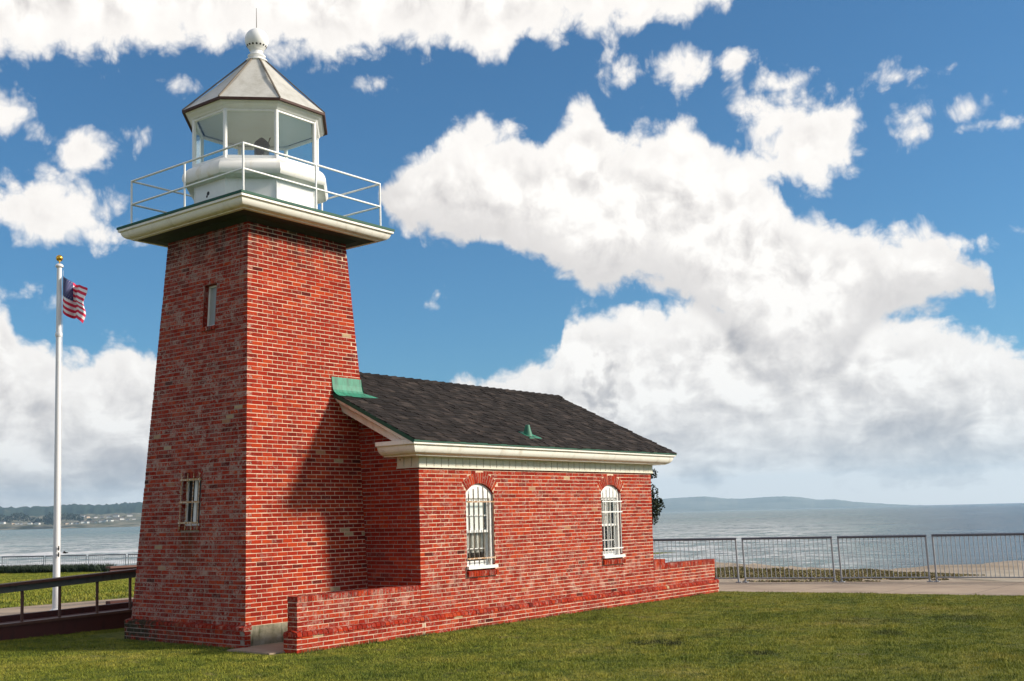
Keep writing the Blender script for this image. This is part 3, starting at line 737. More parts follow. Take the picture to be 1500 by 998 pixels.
# roof: deck, green drip edge, shingles
roof = MB()
for y0, y1 in ((YE, A), (2*A-YE, A)):
    roof.hexa([(XE0, y0, zroof(y0)-.03), (XE1, y0, zroof(y0)-.03), (XE1, y1, zroof(y1)-.03), (XE0, y1, zroof(y1)-.03), (XE0, y0, zroof(y0)), (XE1, y0, zroof(y0)), (XE1, y1, zroof(y1)), (XE0, y1, zroof(y1))])
roof = roof.build('roof', SHIN, house)
mb = MB(); e = .012
mb.box(XE0-.012, XE1+.012, YE-.02, YE-.002, ZG-.028, ZG+.012)
for X in (XE0-.016, XE1+.002):
    for y0, y1 in ((YE, A), (2*A-YE, A)):
        mb.hexa([(X, y0, zroof(y0)-.05), (X+.014, y0, zroof(y0)-.05), (X+.014, y1, zroof(y1)-.05), (X, y1, zroof(y1)-.05), (X, y0, zroof(y0)+.014), (X+.014, y0, zroof(y0)+.014), (X+.014, y1, zroof(y1)+.014), (X, y1, zroof(y1)+.014)])
mb.build('drip_edge', GREEN, roof)
mb = MB()
sl_len = math.hypot(A-YE, zroof(A)-ZG); cy, sy = (A-YE)/sl_len, (zroof(A)-ZG)/sl_len
for side in (1, -1):
    EX = .135; nr = int(sl_len/EX)+1
    for r in range(nr):
        s0 = r*EX-.015; s1 = min(s0+EX+.03, sl_len); x = XE0-.008-random.random()*.2
        while x < XE1+.008:
            w = random.choice((.13, .16, .18))*random.uniform(.9, 1.1); xa, xb = max(x, XE0-.008), min(x+w, XE1+.008)
            x += w
            if xb-xa < .02: continue
            lift = random.choice((.010, .013, .022)); s0_ = s0-random.choice((0, 0, .006))
            pts = []
            for s, h in ((s0_, .012+lift), (s1, .007+lift*.4)):
                for xx in (xa, xb-.002):
                    y = YE+cy*s-sy*h; z = ZG+sy*s+cy*h
                    if side < 0: y = 2*A-y
                    pts.append((xx, y, z))
            low = [(p[0], p[1], p[2]-.020) for p in pts]
            mb.add([pts[0], pts[1], pts[3], pts[2], low[0], low[1], low[3], low[2]], [(0, 1, 2, 3), (0, 4, 5, 1), (1, 5, 6, 2), (3, 7, 4, 0)])
mb.build('shingles', SHIN, roof)
mb = MB(); x = 2.2
while x < XE1:   # ridge caps, each lapping the last
    x1 = x+.31
    for s_ in (-1, 1):
        pts = []
        for xx, h in ((x, .026), (min(x1, XE1+.01), .055)):
            for dd in (0, .14):
                pts.append((xx, A+s_*dd*cy, zroof(A)+h-dd*sy))
        low = [(p[0], p[1], p[2]-.018) for p in pts]
        mb.add([pts[0], pts[1], pts[3], pts[2], low[0], low[1], low[3], low[2]], [(0, 1, 2, 3), (0, 4, 5, 1), (1, 5, 6, 2), (2, 6, 7, 3)])
    x += .235
mb.build('ridge_cap', SHIN, roof)
# pipe vent
vx, vy = 5.63, -1.13; vz = zroof(vy)
mb = MB(); mb.lathe([(.105, vz-.08), (.085, vz+.05), (.058, vz+.14), (.042, vz+.215), (.026, vz+.22)], c=(vx, vy+.02), n=20)
pl = [(vx-.13, vy-.13), (vx+.24, vy-.12), (vx+.14, vy+.14), (vx-.12, vy+.14)]
mb.add([(x, y, zroof(y)+.034) for x, y in pl]+[(x, y, zroof(y)+.02) for x, y in pl], [(0, 1, 2, 3), (0, 4, 5, 1), (1, 5, 6, 2), (2, 6, 7, 3), (3, 7, 4, 0)])
mb.build('roof_vent', COPPER, roof, smooth=True, auto=40)
# copper flashing where roof meets tower
mb = MB(); zf0 = 4.0
def tf(x, z, n): return facept('R')(x, z, n)
# roof meets the tower's right face at y ~ .27
yr0 = A-hw(3.98); zr0 = zroof(yr0)
us_ = np.linspace(2.045, A+hw(4.1)+.004, 9)
prof = [(.26, .012), (.13, .016), (.05, .028), (.02, .05), (.0, .10)]
rows = []
for dz, n in prof:
    rows.append([tuple(tf(x if i < 8 else x+(.26-dz)*.07, zr0+.03+dz-(SL*max(0, n-.016)), n)) for i, x in enumerate(us_)])
rows.append([(x-.0, yr0-.16, zroof(yr0-.16)+.034) for x in us_])
for r in range(len(rows)-1):
    for i in range(8): mb.quad(rows[r][i], rows[r][i+1], rows[r+1][i+1], rows[r+1][i])
# wing that turns along the tower's right-hand side
x1_ = us_[-1]
mb.quad(rows[0][8], (A+hw(4.3)+.012, yr0+.25, zroof(yr0+.25)+.2), (A+hw(4.3)+.012, yr0+.25, zroof(yr0+.25)+.04), rows[3][8])
mb.quad(rows[4][8], rows[5][8], (x1_+.3, yr0-.12, zroof(yr0-.12)+.036), (x1_+.1, yr0+.06, zroof(yr0+.06)+.036))
mb.build('flashing', COPPER, roof, smooth=True, auto=50)

# ---- gallery
gal = MB(); PG = 1.653; ZP = 6.896
GP = [(1.43, 0.), (1.495, 0.), (1.497, .010), (1.51, .012), (1.545, .022), (1.578, .042), (1.602, .07), (1.616, .10), (1.621, .125), (1.623, .132), (1.646, .135), (1.654, .142), (1.656, .178), (1.43, .178)]
def sq(r, z): return [(A-r, A-r, z), (A+r, A-r, z), (A+r, A+r, z), (A-r, A+r, z)]
rings = []
for sx, sy_ in ((-1, -1), (1, -1), (1, 1), (-1, 1)): rings.append([(A+sx*o, A+sy_*o, ZP-.185+z) for o, z in GP])
gal.sweep(rings, closed=True)
gal = gal.build('gallery_cornice', CREAM, house, smooth=True, auto=35)
mb = MB(); mb.sweep([sq(1.44, 6.715), sq(1.44, 6.74)]); mb.sweep([sq(1.09, 6.66), sq(1.2, 6.714)]); mb.build('gallery_soffit', SOFF, house)
mb = MB(); mb.sweep([sq(1.66, 6.889), sq(1.668, 6.892), sq(1.668, 6.93), sq(1.6, 6.935)]); mb.build('gallery_deck', GREEN, house)
ZD = 6.933
rail = MB(); RR = 1.493; ZT = 7.74; ZM = 7.333
cs = [(A-RR, A-RR), (A+RR, A-RR), (A+RR, A+RR), (A-RR, A+RR)]
for z in (ZT, ZM):
    for i in range(4):
        a, b = cs[i], cs[(i+1) % 4]; rail.tube((*a, z), (*b, z), .017, n=10)
        rail.lathe([(.001, z-.02), (.018, z-.008), (.018, z+.008), (.001, z+.02)], c=a, n=8)
rail = rail.build('gallery_railing', LPAINT, house, smooth=True, auto=50)
for i in range(4):
    a, b = cs[i], cs[(i+1) % 4]
    for p in (a, ((a[0]+b[0])/2, (a[1]+b[1])/2)):
        m = MB(); m.tube((*p, ZD), (*p, ZT), .017, n=10); m.tube((*p, ZD-.002), (*p, ZD+.012), .045, n=12); m.build('post', LPAINT, rail, smooth=True, auto=50)

# ---- lantern room
OP = R_(22.5)
def octp(r, z, k): t = OP+R_(45*k); return Vector((A+r*math.cos(t), A+r*math.sin(t), z))
mb = MB(); mb.lathe([(1.075, ZD), (1.075, 7.56)], C2, 8, OP)
drum = mb.build('lantern_drum', LPAINT, house)
for k in range(8): mb = MB(); mb.tube(octp(1.0785, ZD, k), octp(1.0785, 7.55, k), .012, n=6); mb.build('corner_bead', LPAINT, drum)
# little square door plate with dark handle hole on the -X-Y left side face (face between 157.5 and 202.5 deg)
fa, fb = octp(1.075, 0, 4-1), octp(1.075, 0, 4)
fa, fb = octp(1.075, 0, 3), octp(1.075, 0, 4)  # 157.5, 202.5
def drumpt(s, z, n):
    a_, b_ = fa, fb; nn_ = Vector((-1, 0, 0)); p = a_+(b_-a_)*s; return Vector((p.x, p.y, z))+nn_*n
mb = MB(); q = [drumpt(s, z, .006) for s, z in ((.38, 7.22), (.50, 7.22), (.50, 7.36), (.38, 7.36))]+[drumpt(s, z, -.002) for s, z in ((.38, 7.22), (.50, 7.22), (.50, 7.36), (.38, 7.36))]
mb.add(q, [(0, 1, 2, 3), (0, 4, 5, 1), (1, 5, 6, 2), (2, 6, 7, 3), (3, 7, 4, 0)]); mb.build('latch_plate', LPAINT, drum)
mb = MB(); c_ = drumpt(.45, 7.345, .0); mb.tube(c_, c_+Vector((-.009, 0, 0)), .035, n=12); c_ = drumpt(.41, 7.30, 0); mb.tube(c_, c_+Vector((-.009, 0, 0)), .022, n=12); mb.build('latch', BLACK, drum)
mb = MB(); mb.lathe([(1.08, 7.52), (1.20, 7.53), (1.255, 7.56), (1.285, 7.61), (1.29, 7.66), (1.275, 7.72), (1.235, 7.78), (1.17, 7.83), (1.10, 7.855), (1.0, 7.86)], C2, 8, OP)
sill_ring = mb.build('sill_moulding', paint('stained_white_paint', (.80, .79, .76), stain=(.55, .45, .25), amt=.55), house)
me = sill_ring.data
me.polygons.foreach_set('use_smooth', [True]*len(me.polygons)); me.set_sharp_from_angle(angle=R_(30))
lan = MB()
for k in range(8): lan.tube(octp(1.085, 7.85, k), octp(1.085, 8.69, k), .035, n=8)
for z0_, z1_ in ((7.855, 7.90), (8.655, 8.70)):
    for k in range(8):
        a, b = octp(1.08, (z0_+z1_)/2, k), octp(1.08, (z0_+z1_)/2, (k+1) % 8); lan.beam(a, b, .05, z1_-z0_)
lan = lan.build('lantern_frame', LPAINT, house)
for k in range(8):
    a, b = octp(1.075, 7.89, k), octp(1.075, 7.89, (k+1) % 8); d = (b-a).normalized()*.03; a += d; b -= d; h = Vector((0, 0, .775))
    m = MB(); m.quad(a, b, b+h, a+h); m.build('pane', GLASS, lan)
mb = MB()   # boxed eave under the roof
mb.sweep([[octp(r, z, k) for k in range(8)] for r, z in ((1.09, 8.685), (1.13, 8.69), (1.15, 8.72), (1.20, 8.745), (1.215, 8.77), (1.235, 8.79))], caps=False)
mb.build('eave_cornice', LPAINT, house)
mb = MB(); mb.lathe([(1.02, 8.70), (.9, 8.72), (.25, 9.35)], C2, 8, OP); mb.build('ceiling', paint('grey_ceiling_paint', (.5, .51, .5), amt=.3), house)
mb = MB(); mb.sweep([[octp(r, z, k) for k in range(8)] for r, z in ((1.24, 8.785), (1.288, 8.785), (1.292, 8.822), (1.2, 8.86))], caps=False); fas = mb.build('fascia', RUSTY, house)
mb = MB(); mb.sweep([[octp(r, z, k) for k in range(8)] for r, z in ((1.285, 8.824), (.72, 9.33), (.14, 9.925))], caps=True)
lroof = mb.build('lantern_roof', LROOF, house)
for k in range(8):
    m = MB(); m.beam(octp(1.285, 8.83, k), octp(.15, 9.925, k), .022, .022); m.build('rib', SEAM, lroof)
mb = MB()
prof = [(.16, 9.88), (.19, 9.905), (.185, 9.925), (.12, 9.945), (.115, 9.965), (.15, 9.985), (.155, 10.005), (.125, 10.02), (.11, 10.05), (.11, 10.085), (.13, 10.10)]
for i in range(16):
    t = R_(-60+150*i/15); prof.append((.204*math.cos(t)+.0001, 10.29+.204*math.sin(t)))
prof += [(.016, 10.495), (.012, 10.52), (.001, 10.525)]
mb_rod = MB(); mb_rod.tube((A, A, 10.50), (A, A, 10.88), .007, .004, n=8)
mb.lathe(prof, C2, 32); fin = mb.build('finial', LPAINT, lroof, smooth=True, auto=40); mb_rod.build('lightning_rod', SEAM, fin)
mb = MB()
for k in range(16):
    t = R_(k*22.5+6); r = .204*math.cos(R_(-35)); p = Vector((A+r*math.cos(t), A+r*math.sin(t), 10.29-.204*math.sin(R_(35)))); nrm = Vector((math.cos(t)*.8, math.sin(t)*.8, -.55)).normalized()
    mb = MB(); mb.tube(p-nrm*.01, p+nrm*.0035, .017, n=10); mb.build('vent_hole', BLACK, fin)
# ladder strut under ceiling
mb = MB(); mb.tube((A+.5, A+.15, 8.9), (A+.35, A+.3, 8.25), .012, n=6); mb.build('strut', SEAM, lan)
# lamp inside lantern
lamp = thing('beacon_lamp', 'dark pointed beacon lamp standing inside the white lantern room', 'beacon', (A+.06, A-.05, 7.86))
cx_, cy_ = A+.06, A-.05
mb = MB(); mb.tube((cx_, cy_, 7.861), (cx_, cy_, 7.93), .12, n=16); mb.build('base', BRASS, lamp)
mb = MB(); mb.lathe([(.125, 7.93), (.13, 8.0), (.13, 8.34), (.125, 8.4)], (cx_, cy_), 16); mb.build('lens', LENS, lamp)
mb = MB()
for k in range(8):
    t = R_(45*k+10); p = (cx_+.142*math.cos(t), cy_+.142*math.sin(t)); mb.tube((*p, 7.93), (*p, 8.2), .009, n=6)
mb.build('guard', BRASS, lamp)
mb = MB(); mb.lathe([(.14, 8.395), (.14, 8.41), (.115, 8.46), (.04, 8.53), (.005, 8.55)], (cx_, cy_), 16); mb.build('cap', BLACK, lamp)

# ------------------------------------------------------------------ low walls
def low_wall(x0, x1, ztop, name, label, plu, back=False, step=None, end=1):
    t = thing(name, label, 'low wall', ((x0+x1)/2, YF+.1, 0))
    mb = MB(); zt = .30+round((ztop-.1-.30)/CR)*CR; TK = .2
    a0, a1 = x0, x1
    ptf = plane_pt((0, YF, 0), (1, 0, 0), (0, -1, 0)); ptb = plane_pt((0, YF+TK, 0), (1, 0, 0), (0, 1, 0))
    mb.box(x0+.002, x1-.002, YF, YF+TK, -.1, zt+.06, 1)
    bricks(mb, ptf, (.30, zt), lambda z: (x0, x1), own0=0 if plu < 0 else None, own1=0 if plu > 0 else None)
    bricks(mb, ptb, (.0, zt), lambda z: (x0, x1))
    if plu < 0: bricks(mb, plane_pt((x0, 0, 0), (0, 1, 0), (-1, 0, 0)), (.30, zt), lambda z: (YF, YF+TK), own0=1)
    else: bricks(mb, plane_pt((x1, 0, 0), (0, 1, 0), (1, 0, 0)), (.30, zt), lambda z: (YF, YF+TK), own0=1)
    p0, p1 = (x0-.06, x1) if plu < 0 else (x0, x1+.06)
    plinth(mb, (0, YF, 0), (1, 0, 0), (0, -1, 0), p0, p1, .232, .06, own0=0 if plu < 0 else None, mi=0, mm=1)
    xe = p0 if plu < 0 else p1
    # end face of plinth
    ptE = plane_pt((xe, 0, 0), (0, 1, 0), (-1 if plu < 0 else 1, 0, 0))
    lo, hi = sorted((xe, x0 if plu < 0 else x1))
    mb.box(lo+.001, hi, YF-.059, YF+TK+.02, -.1, .234, 1)
    bricks(mb, ptE, (-.012, .227), lambda z: (YF-.06, YF+TK+.02), own0=1)
    def one2(a, b):
        n = -1 if plu < 0 else 1; xa = xe+n*.02; xb = (x0 if plu < 0 else x1)-n*.05
        mb.add([(xa, a, .232), (xa, b, .232), (xa-n*.012, b, .284), (xa-n*.012, a, .284), (xb, a, .24), (xb, b, .24), (xb, b, .315), (xb, a, .315)], [(0, 1, 2, 3), (0, 4, 5, 1), (1, 5, 6, 2), (2, 6, 7, 3), (3, 7, 4, 0)])
    rowlock(mb, YF-.06, YF+TK+.02, .1, one2)
    mb.build('brickwork', [BRKH, MOR], t)
    mb = MB(); mb.box(x0+.012, x1-.012, YF-.004, YF+TK+.004, zt+.004, ztop-.006, 1)
    def one(a, b):
        j = jit(.003); zz = ztop+jit(.002)
        if step and (a < step[0]): zz += .10
        mb.hexa([(a, YF-.010+j, zt+.008), (b, YF-.010+j, zt+.008), (b, YF+TK+.010, zt+.008), (a, YF+TK+.010, zt+.008), (a, YF-.010+j, zz), (b, YF-.010+j, zz), (b, YF+TK+.01, zz), (a, YF+TK+.01, zz)])
    rowlock(mb, x0-.005, x1+.005, .067, one)
    mb.build('brick_coping', [BRKH, MOR], t)
low_wall(0., XH0-.012, .793, 'low_brick_wall', 'low red brick wall with upright brick coping between the tower foot and the house', -1)
low_wall(XH1+.008, 12.55, .762, 'low_brick_wall', 'low red brick wall running from the house corner towards the sea railing', 1, step=(XH1+.45, .1))
mb = MB(); mb.box(-.35, XH0, YF+.19, A-hw(0)-.02, -.08, .022); o = mb.build('doorstep_paving', PATH); struct(o)

# ------------------------------------------------------------------ terrain, lawns and paths
def proj(x, y, z):
    v = Vector((x, y, z))-CAM; d = v.dot(Fv); return 750+FPX*v.dot(Rv)/d, PPY-FPX*v.dot(Uv2)/d, d
def gz(u, v, z=0.):
    d = ray(u, v); t = (z-CAM.z)/d.z; return CAM.x+d.x*t, CAM.y+d.y*t
SEA = -9.
def interp(y, pts):
    ys = [p[0] for p in pts]; xs = [p[1] for p in pts]; return np.interp(y, ys, xs)
EDGE = [(-90, 70), (-40, 48), (-20, 42), (-12, 37), (-6, 33), (-3, 31.2), (-.5, 27), (.8, 25.6), (3, 24.5), (5, 26.5), (7, 27.5), (10, 27), (20, 32), (30, 36), (43, 33.4), (47, 31.2), (54.5, 27.2), (57, 25.8), (70, 19), (90, 2), (160, -90)]
def inland(X, Y):
    """height of the flat top, sinking away towards the far left fence"""
    t = np.clip((Y-13)/28., 0, 1); s = np.clip((X+10)/15., 0, 1)
    return -.95*t*t*(3-2*t)*1.0
def hnoise(X, Y, s, seed):
    r = np.random.default_rng(seed); out = 0
    for k in range(5):
        a = r.uniform(0, 6.28); f_ = s*(1.7**k); ph = r.uniform(0, 6.28, 2)
        out = out + np.sin(X*f_*math.cos(a)+Y*f_*math.sin(a)+ph[0])*np.cos(Y*f_*math.cos(a)-X*f_*math.sin(a)*.8+ph[1])/(1.5**k)
    return out
def terrain_z(X, Y):
    e = interp(Y, EDGE)+.5*hnoise(X*0, Y, .9, 3)
    d = X-e
    base = inland(X, Y)
    z = base + np.clip((X-18.5)/4, 0, 1)*(.035*hnoise(X, Y, .8, 5)-.04)-.10*np.clip((X-20)/6., 0, 1)
    # a few low rocky mounds near the edge
    for mx, my, rr, hh in ((25.2, 5.6, 1.5, .10), (24.2, 3.2, 1.6, .12), (27.8, 7.5, 1.8, .12), (30., -4.5, 2.2, .05)):
        z = z+hh*np.exp(-(((X-mx)**2+(Y-my)**2)/rr**2))*(1+.5*hnoise(X, Y, 3, 9))
    cl = np.clip(d/5., 0, 1)
    z = z*(1-cl)+(SEA-1)*cl + np.where((cl > 0) & (cl < 1), .5*hnoise(X, Y, 1.3, 11)*np.sin(cl*np.pi), 0)
    return z
def grid_mesh(name, xs, ys, zf, m, smooth=True):
    X, Y = np.meshgrid(xs, ys); Z = zf(X, Y); nx, ny = len(xs), len(ys)
    v = np.stack([X, Y, Z], -1).reshape(-1, 3); i = np.arange((ny-1)*(nx-1)); r, c = i//(nx-1), i % (nx-1)
    f = np.stack([r*nx+c, r*nx+c+1, (r+1)*nx+c+1, (r+1)*nx+c], -1)
    me = bpy.data.meshes.new(name); me.from_pydata(v.tolist(), [], f.tolist()); me.materials.append(m)
    if smooth: me.polygons.foreach_set('use_smooth', [True]*len(me.polygons))
    o = bpy.data.objects.new(name, me); scene.collection.objects.link(o); return o
def f(g, b, t):
    p = pos(g); s = g.n('ShaderNodeSeparateXYZ', {0: p}); n = g.noise(p, .35, 6, .6); n2 = g.noise(p, 6, 5, .65)
    c = g.ramp(n, [(.35, (.22, .165, .11)), (.55, (.34, .27, .20)), (.7, (.25, .19, .13))])
    c = g.mix(g.mr(n2, .5, .68, 0, .6), c, (.13, .10, .06))
    L(g, c, b.inputs['Base Color']); b.inputs['Roughness'].default_value = .95; bump(g, b, n2, .8, .06)
DIRT = mat('sandy_earth', build=f)
xs = np.concatenate([np.linspace(-160, -30, 14), np.linspace(-28, 14, 43), np.linspace(14.3, 46, 106), np.linspace(47, 80, 14)])
ys = np.concatenate([np.linspace(-90, -16, 30), np.linspace(-15.6, 14, 75), np.linspace(14.6, 50, 72), np.linspace(51, 80, 60), np.linspace(84, 160, 18)])
gr = grid_mesh('ground', xs, ys, lambda X, Y: terrain_z(X, Y)-.03, DIRT); struct(gr)
def gcol(g, p, far=False):
    n = g.noise(p, .55, 5, .6); n2 = g.noise(p, 2.6, 5, .7); n3 = g.noise(p, 14, 3, .6)
    c = g.ramp(n, [(.30, (.12, .155, .018)), (.46, (.22, .238, .030)), (.6, (.29, .275, .044)), (.72, (.36, .31, .09))])
    c = g.mix(g.mr(n2, .44, .66, 0, .85), c, g.mix(1., c, (.42, .56, .42), 'MULTIPLY'))
    c = g.mix(g.mr(g.noise(p, 5.5, 6, .75), .51, .62, 0, .85), c, g.mix(1., c, (.36, .46, .4), 'MULTIPLY'))
    c = g.mix(g.mr(g.noise(p, 1.3, 6, .7), .60, .68, 0, .55), c, (.34, .27, .13))
    c = g.mix(g.mr(n3, .5, .75, 0, .5), c, g.mix(1., c, (1.35, 1.2, 1.1), 'MULTIPLY'))
    return c, n2, n3
def f(g, b, t):
    p = pos(g); c, n2, n3 = gcol(g, p); c = g.mix(.3, c, (.05, .055, .014))
    L(g, c, b.inputs['Base Color']); b.inputs['Roughness'].default_value = .9; b.inputs['Specular IOR Level'].default_value = .2; bump(g, b, g.m('ADD', n3, g.noise(p, 60, 3, .7)), .9, .05)
LAWN = mat('lawn_turf', build=f)
def f(g, b, t):
    geo = g.n('ShaderNodeNewGeometry'); p = geo.outputs['Position']; c, n2, n3 = gcol(g, p)
    r = geo.outputs['Random Per Island']
    c = g.mix(g.mr(r, .0, 1., 0, .8, False), g.mix(1., c, (.62, .72, .6), 'MULTIPLY'), g.mix(1., c, (1.5, 1.32, 1.15), 'MULTIPLY'))
    # shade of hollows in the turf, painted as dark patches of blade colour
    pr_ = g.vm('DOT_PRODUCT', p, tuple(Rh)); pf_ = g.vm('DOT_PRODUCT', p, tuple(fh)); n5 = g.noise(p, 4.5, 5, .7)
    for (x, y, rx, ry, k) in ((3.33, -5.2, .30, .42, .9), (3.1, -4.95, .16, .2, .9), (2.89, -6.95, .19, .22, .85), (7.6, -6.7, .6, .5, .6), (8.6, -7.9, .5, .5, .6), (5.3, -5.4, .5, .3, .5), (5.8, -7.6, .25, .3, .6), (4.4, -5.4, .3, .25, .5), (8.9, -6.9, .35, .3, .5)):
        q_ = Vector((x, y, 0)); a_ = g.m('DIVIDE', g.m('SUBTRACT', pr_, q_.dot(Rh)), rx); b_ = g.m('DIVIDE', g.m('SUBTRACT', pf_, q_.dot(fh)), ry)
        d = g.m('ADD', g.m('SQRT', g.m('ADD', g.m('MULTIPLY', a_, a_), g.m('MULTIPLY', b_, b_))), g.m('MULTIPLY', g.m('SUBTRACT', n5, .5), 5.))
        c = g.mix(g.mr(d, .6, 1.3, k, 0), c, (.022, .026, .012))
    L(g, c, b.inputs['Base Color']); b.inputs['Roughness'].default_value = .75; b.inputs['Specular IOR Level'].default_value = .25
BLADE = mat('grass_blade', build=f)
def poly_lawn(name, x0, x1, y0, y1, step, inside, dz, m):
    xs = np.arange(x0, x1+step, step); ys = np.arange(y0, y1+step, step); X, Y = np.meshgrid(xs, ys)
    Z = inland(X, Y)+dz; nx = len(xs); v = np.stack([X, Y, Z], -1).reshape(-1, 3); fs = []
    for j in range(len(ys)-1):
        for i in range(nx-1):
            if inside(xs[i]+step/2, ys[j]+step/2): fs.append((j*nx+i, j*nx+i+1, (j+1)*nx+i+1, (j+1)*nx+i))
    used = sorted(set(k for f_ in fs for k in f_)); mp = {k: n for n, k in enumerate(used)}
    me = bpy.data.meshes.new(name); me.from_pydata(v[used].tolist(), [], [tuple(mp[k] for k in f_) for f_ in fs]); me.materials.append(m)
    o = bpy.data.objects.new(name, me); scene.collection.objects.link(o); return o
def xlawn(y): return float(np.interp(y, [-30, -9, -7.6, -5, -1.5, 0, 9], [14.6, 13.75, 13.6, 13.35, 12.85, 12.8, 12.8]))
ypath0 = lambda x: 8.6; ypath1 = lambda x: 12.15
def in_front(x, y): return x < xlawn(y)+.12*math.sin(y*3.1)*.5 and y < 8.6 and not (XH0 < x < XH1 and YF < y < YB)
def in_back(x, y): return y > 12.15+.06*math.sin(x*2) and x < 24
struct(poly_lawn('lawn', -30, 14.8, -24, 8.6, .1, in_front, .0, LAWN)) if False else None
def strip_sheet(name, pts_l, pts_r, z, m):
    mb = MB()
    for i in range(len(pts_l)-1): mb.quad((*pts_l[i], z), (*pts_l[i+1], z), (*pts_r[i+1], z), (*pts_r[i], z))
    return struct(mb.build(name, m))
yy = np.concatenate([np.linspace(-40, -14, 8), np.linspace(-13, 8.6, 80)])
strip_sheet('lawn', [(-45, y) for y in yy], [(xlawn(y)+.04*math.sin(y*4)+.03*math.sin(y*11), y) for y in yy], .0, LAWN)
fline = lambda y: 31.1-.566*(y-43)
o = poly_lawn('lawn', -40, 34, 12.15, 80, .5, lambda x, y: x < fline(y), .005, LAWN); struct(o)
# paths: along the railing and behind the building
yy = np.linspace(-40, 8.6, 60)
fx = lambda y: float(np.interp(y, [-40, -6.75, -4.7, -2.45, -.2, 2.1, 8.6], [25, 18.1, 17.55, 16.9, 16.15, 15.5, 15.5]))
strip_sheet('path', [(12.7, y) for y in yy], [(fx(y)+.1*math.sin(y*2.1), y) for y in yy], -.008, PATH)
xx = np.linspace(-40, 15.5, 30)
strip_sheet('path', [(x, 12.15+.03*math.sin(x*3)) for x in xx], [(x, 8.6) for x in xx], .006, PATH)
# pale sand beyond the railing
def f(g, b, t):
    p = pos(g); n = g.noise(p, 1.2, 6, .65); n2 = g.noise(p, 18, 4, .6)
    c = g.ramp(n, [(.3, (.27, .215, .15)), (.7, (.42, .36, .28))]); L(g, c, b.inputs['Base Color']); b.inputs['Roughness'].default_value = .95; bump(g, b, n2, .5, .03)
SAND = mat('pale_sand', build=f)
o = grid_mesh('sand', np.linspace(17.6, 27.5, 60), np.linspace(-14, -3.2, 60), lambda X, Y: terrain_z(X, Y)-.012+np.where(((X-22.5)/5)**2+((Y+8.6)/5.4)**2 > 1, -.1, 0), SAND); struct(o)
# ice plant and low scrub beyond the railing: many small tufts
def f(g, b, t):
    geo = g.n('ShaderNodeNewGeometry'); r = geo.outputs['Random Per Island']
    c = g.ramp(r, [(0, (.12, .085, .04)), (.3, (.13, .12, .03)), (.6, (.16, .15, .035)), (.8, (.28, .21, .09)), (1, (.20, .13, .08))]); L(g, c, b.inputs['Base Color']); b.inputs['Roughness'].default_value = .8
SCRUB = mat('ice_plant', build=f)
def blades(name, P, h, w, m, lean=.5, zf=None):
    n = len(P); a = rng.uniform(0, 2*np.pi, n); hh = h*rng.uniform(.55, 1.25, n); ww = w*rng.uniform(.7, 1.3, n)
    la = rng.uniform(0, 2*np.pi, n); ll = hh*lean*rng.uniform(0, 1, n)
    z = zf(P[:, 0], P[:, 1]) if zf is not None else np.zeros(n)
    v = np.zeros((n, 3, 3)); v[:, 0, 0] = P[:, 0]-np.cos(a)*ww/2; v[:, 0, 1] = P[:, 1]-np.sin(a)*ww/2; v[:, 1, 0] = P[:, 0]+np.cos(a)*ww/2; v[:, 1, 1] = P[:, 1]+np.sin(a)*ww/2
    v[:, 2, 0] = P[:, 0]+np.cos(la)*ll; v[:, 2, 1] = P[:, 1]+np.sin(la)*ll; v[:, :, 2] = z[:, None]-.004; v[:, 2, 2] = z+hh
    me = bpy.data.meshes.new(name); me.vertices.add(3*n); me.vertices.foreach_set('co', v.reshape(-1)); me.loops.add(3*n); me.loops.foreach_set('vertex_index', np.arange(3*n))
    me.polygons.add(n); me.polygons.foreach_set('loop_start', np.arange(n)*3)
    try: me.polygons.foreach_set('loop_total', np.full(n, 3))
    except Exception: pass
    me.update(calc_edges=True); me.materials.append(m); o = bpy.data.objects.new(name, me); scene.collection.objects.link(o); return o
def scatter(n, x0, x1, y0, y1, keep):
    P = np.stack([rng.uniform(x0, x1, n), rng.uniform(y0, y1, n)], -1); return P[keep(P[:, 0], P[:, 1])]
def infrust(X, Y, pad=4.5):
    dx, dy = X-CAM.x, Y-CAM.y; dF_ = dx*fh.x+dy*fh.y; dR_ = dx*Rh.x+dy*Rh.y
    return (np.abs(dR_) < dF_*.46+pad) & (dF_ > 11.8)
def outb(X, Y):
    b = (X > -.12) & (X < 3.1) & (Y > -.1) & (Y < 3.15); b |= (X > -.08) & (X < 12.65) & (Y > YF-.10) & (Y < YB+.05); b |= (X > -.4) & (X < 3) & (Y > YF) & (Y < .2)
    b |= (X < 7) & (Y > 4.8) & (Y < 6.3)
    return ~b
XL = np.vectorize(xlawn)
def k1(X, Y): return infrust(X, Y) & outb(X, Y) & (X < XL(Y)+.03*rng.standard_normal(len(X))) & (Y < 8.55)
P1 = scatter(1900000, -12, 14.2, -19, 8.6, k1)
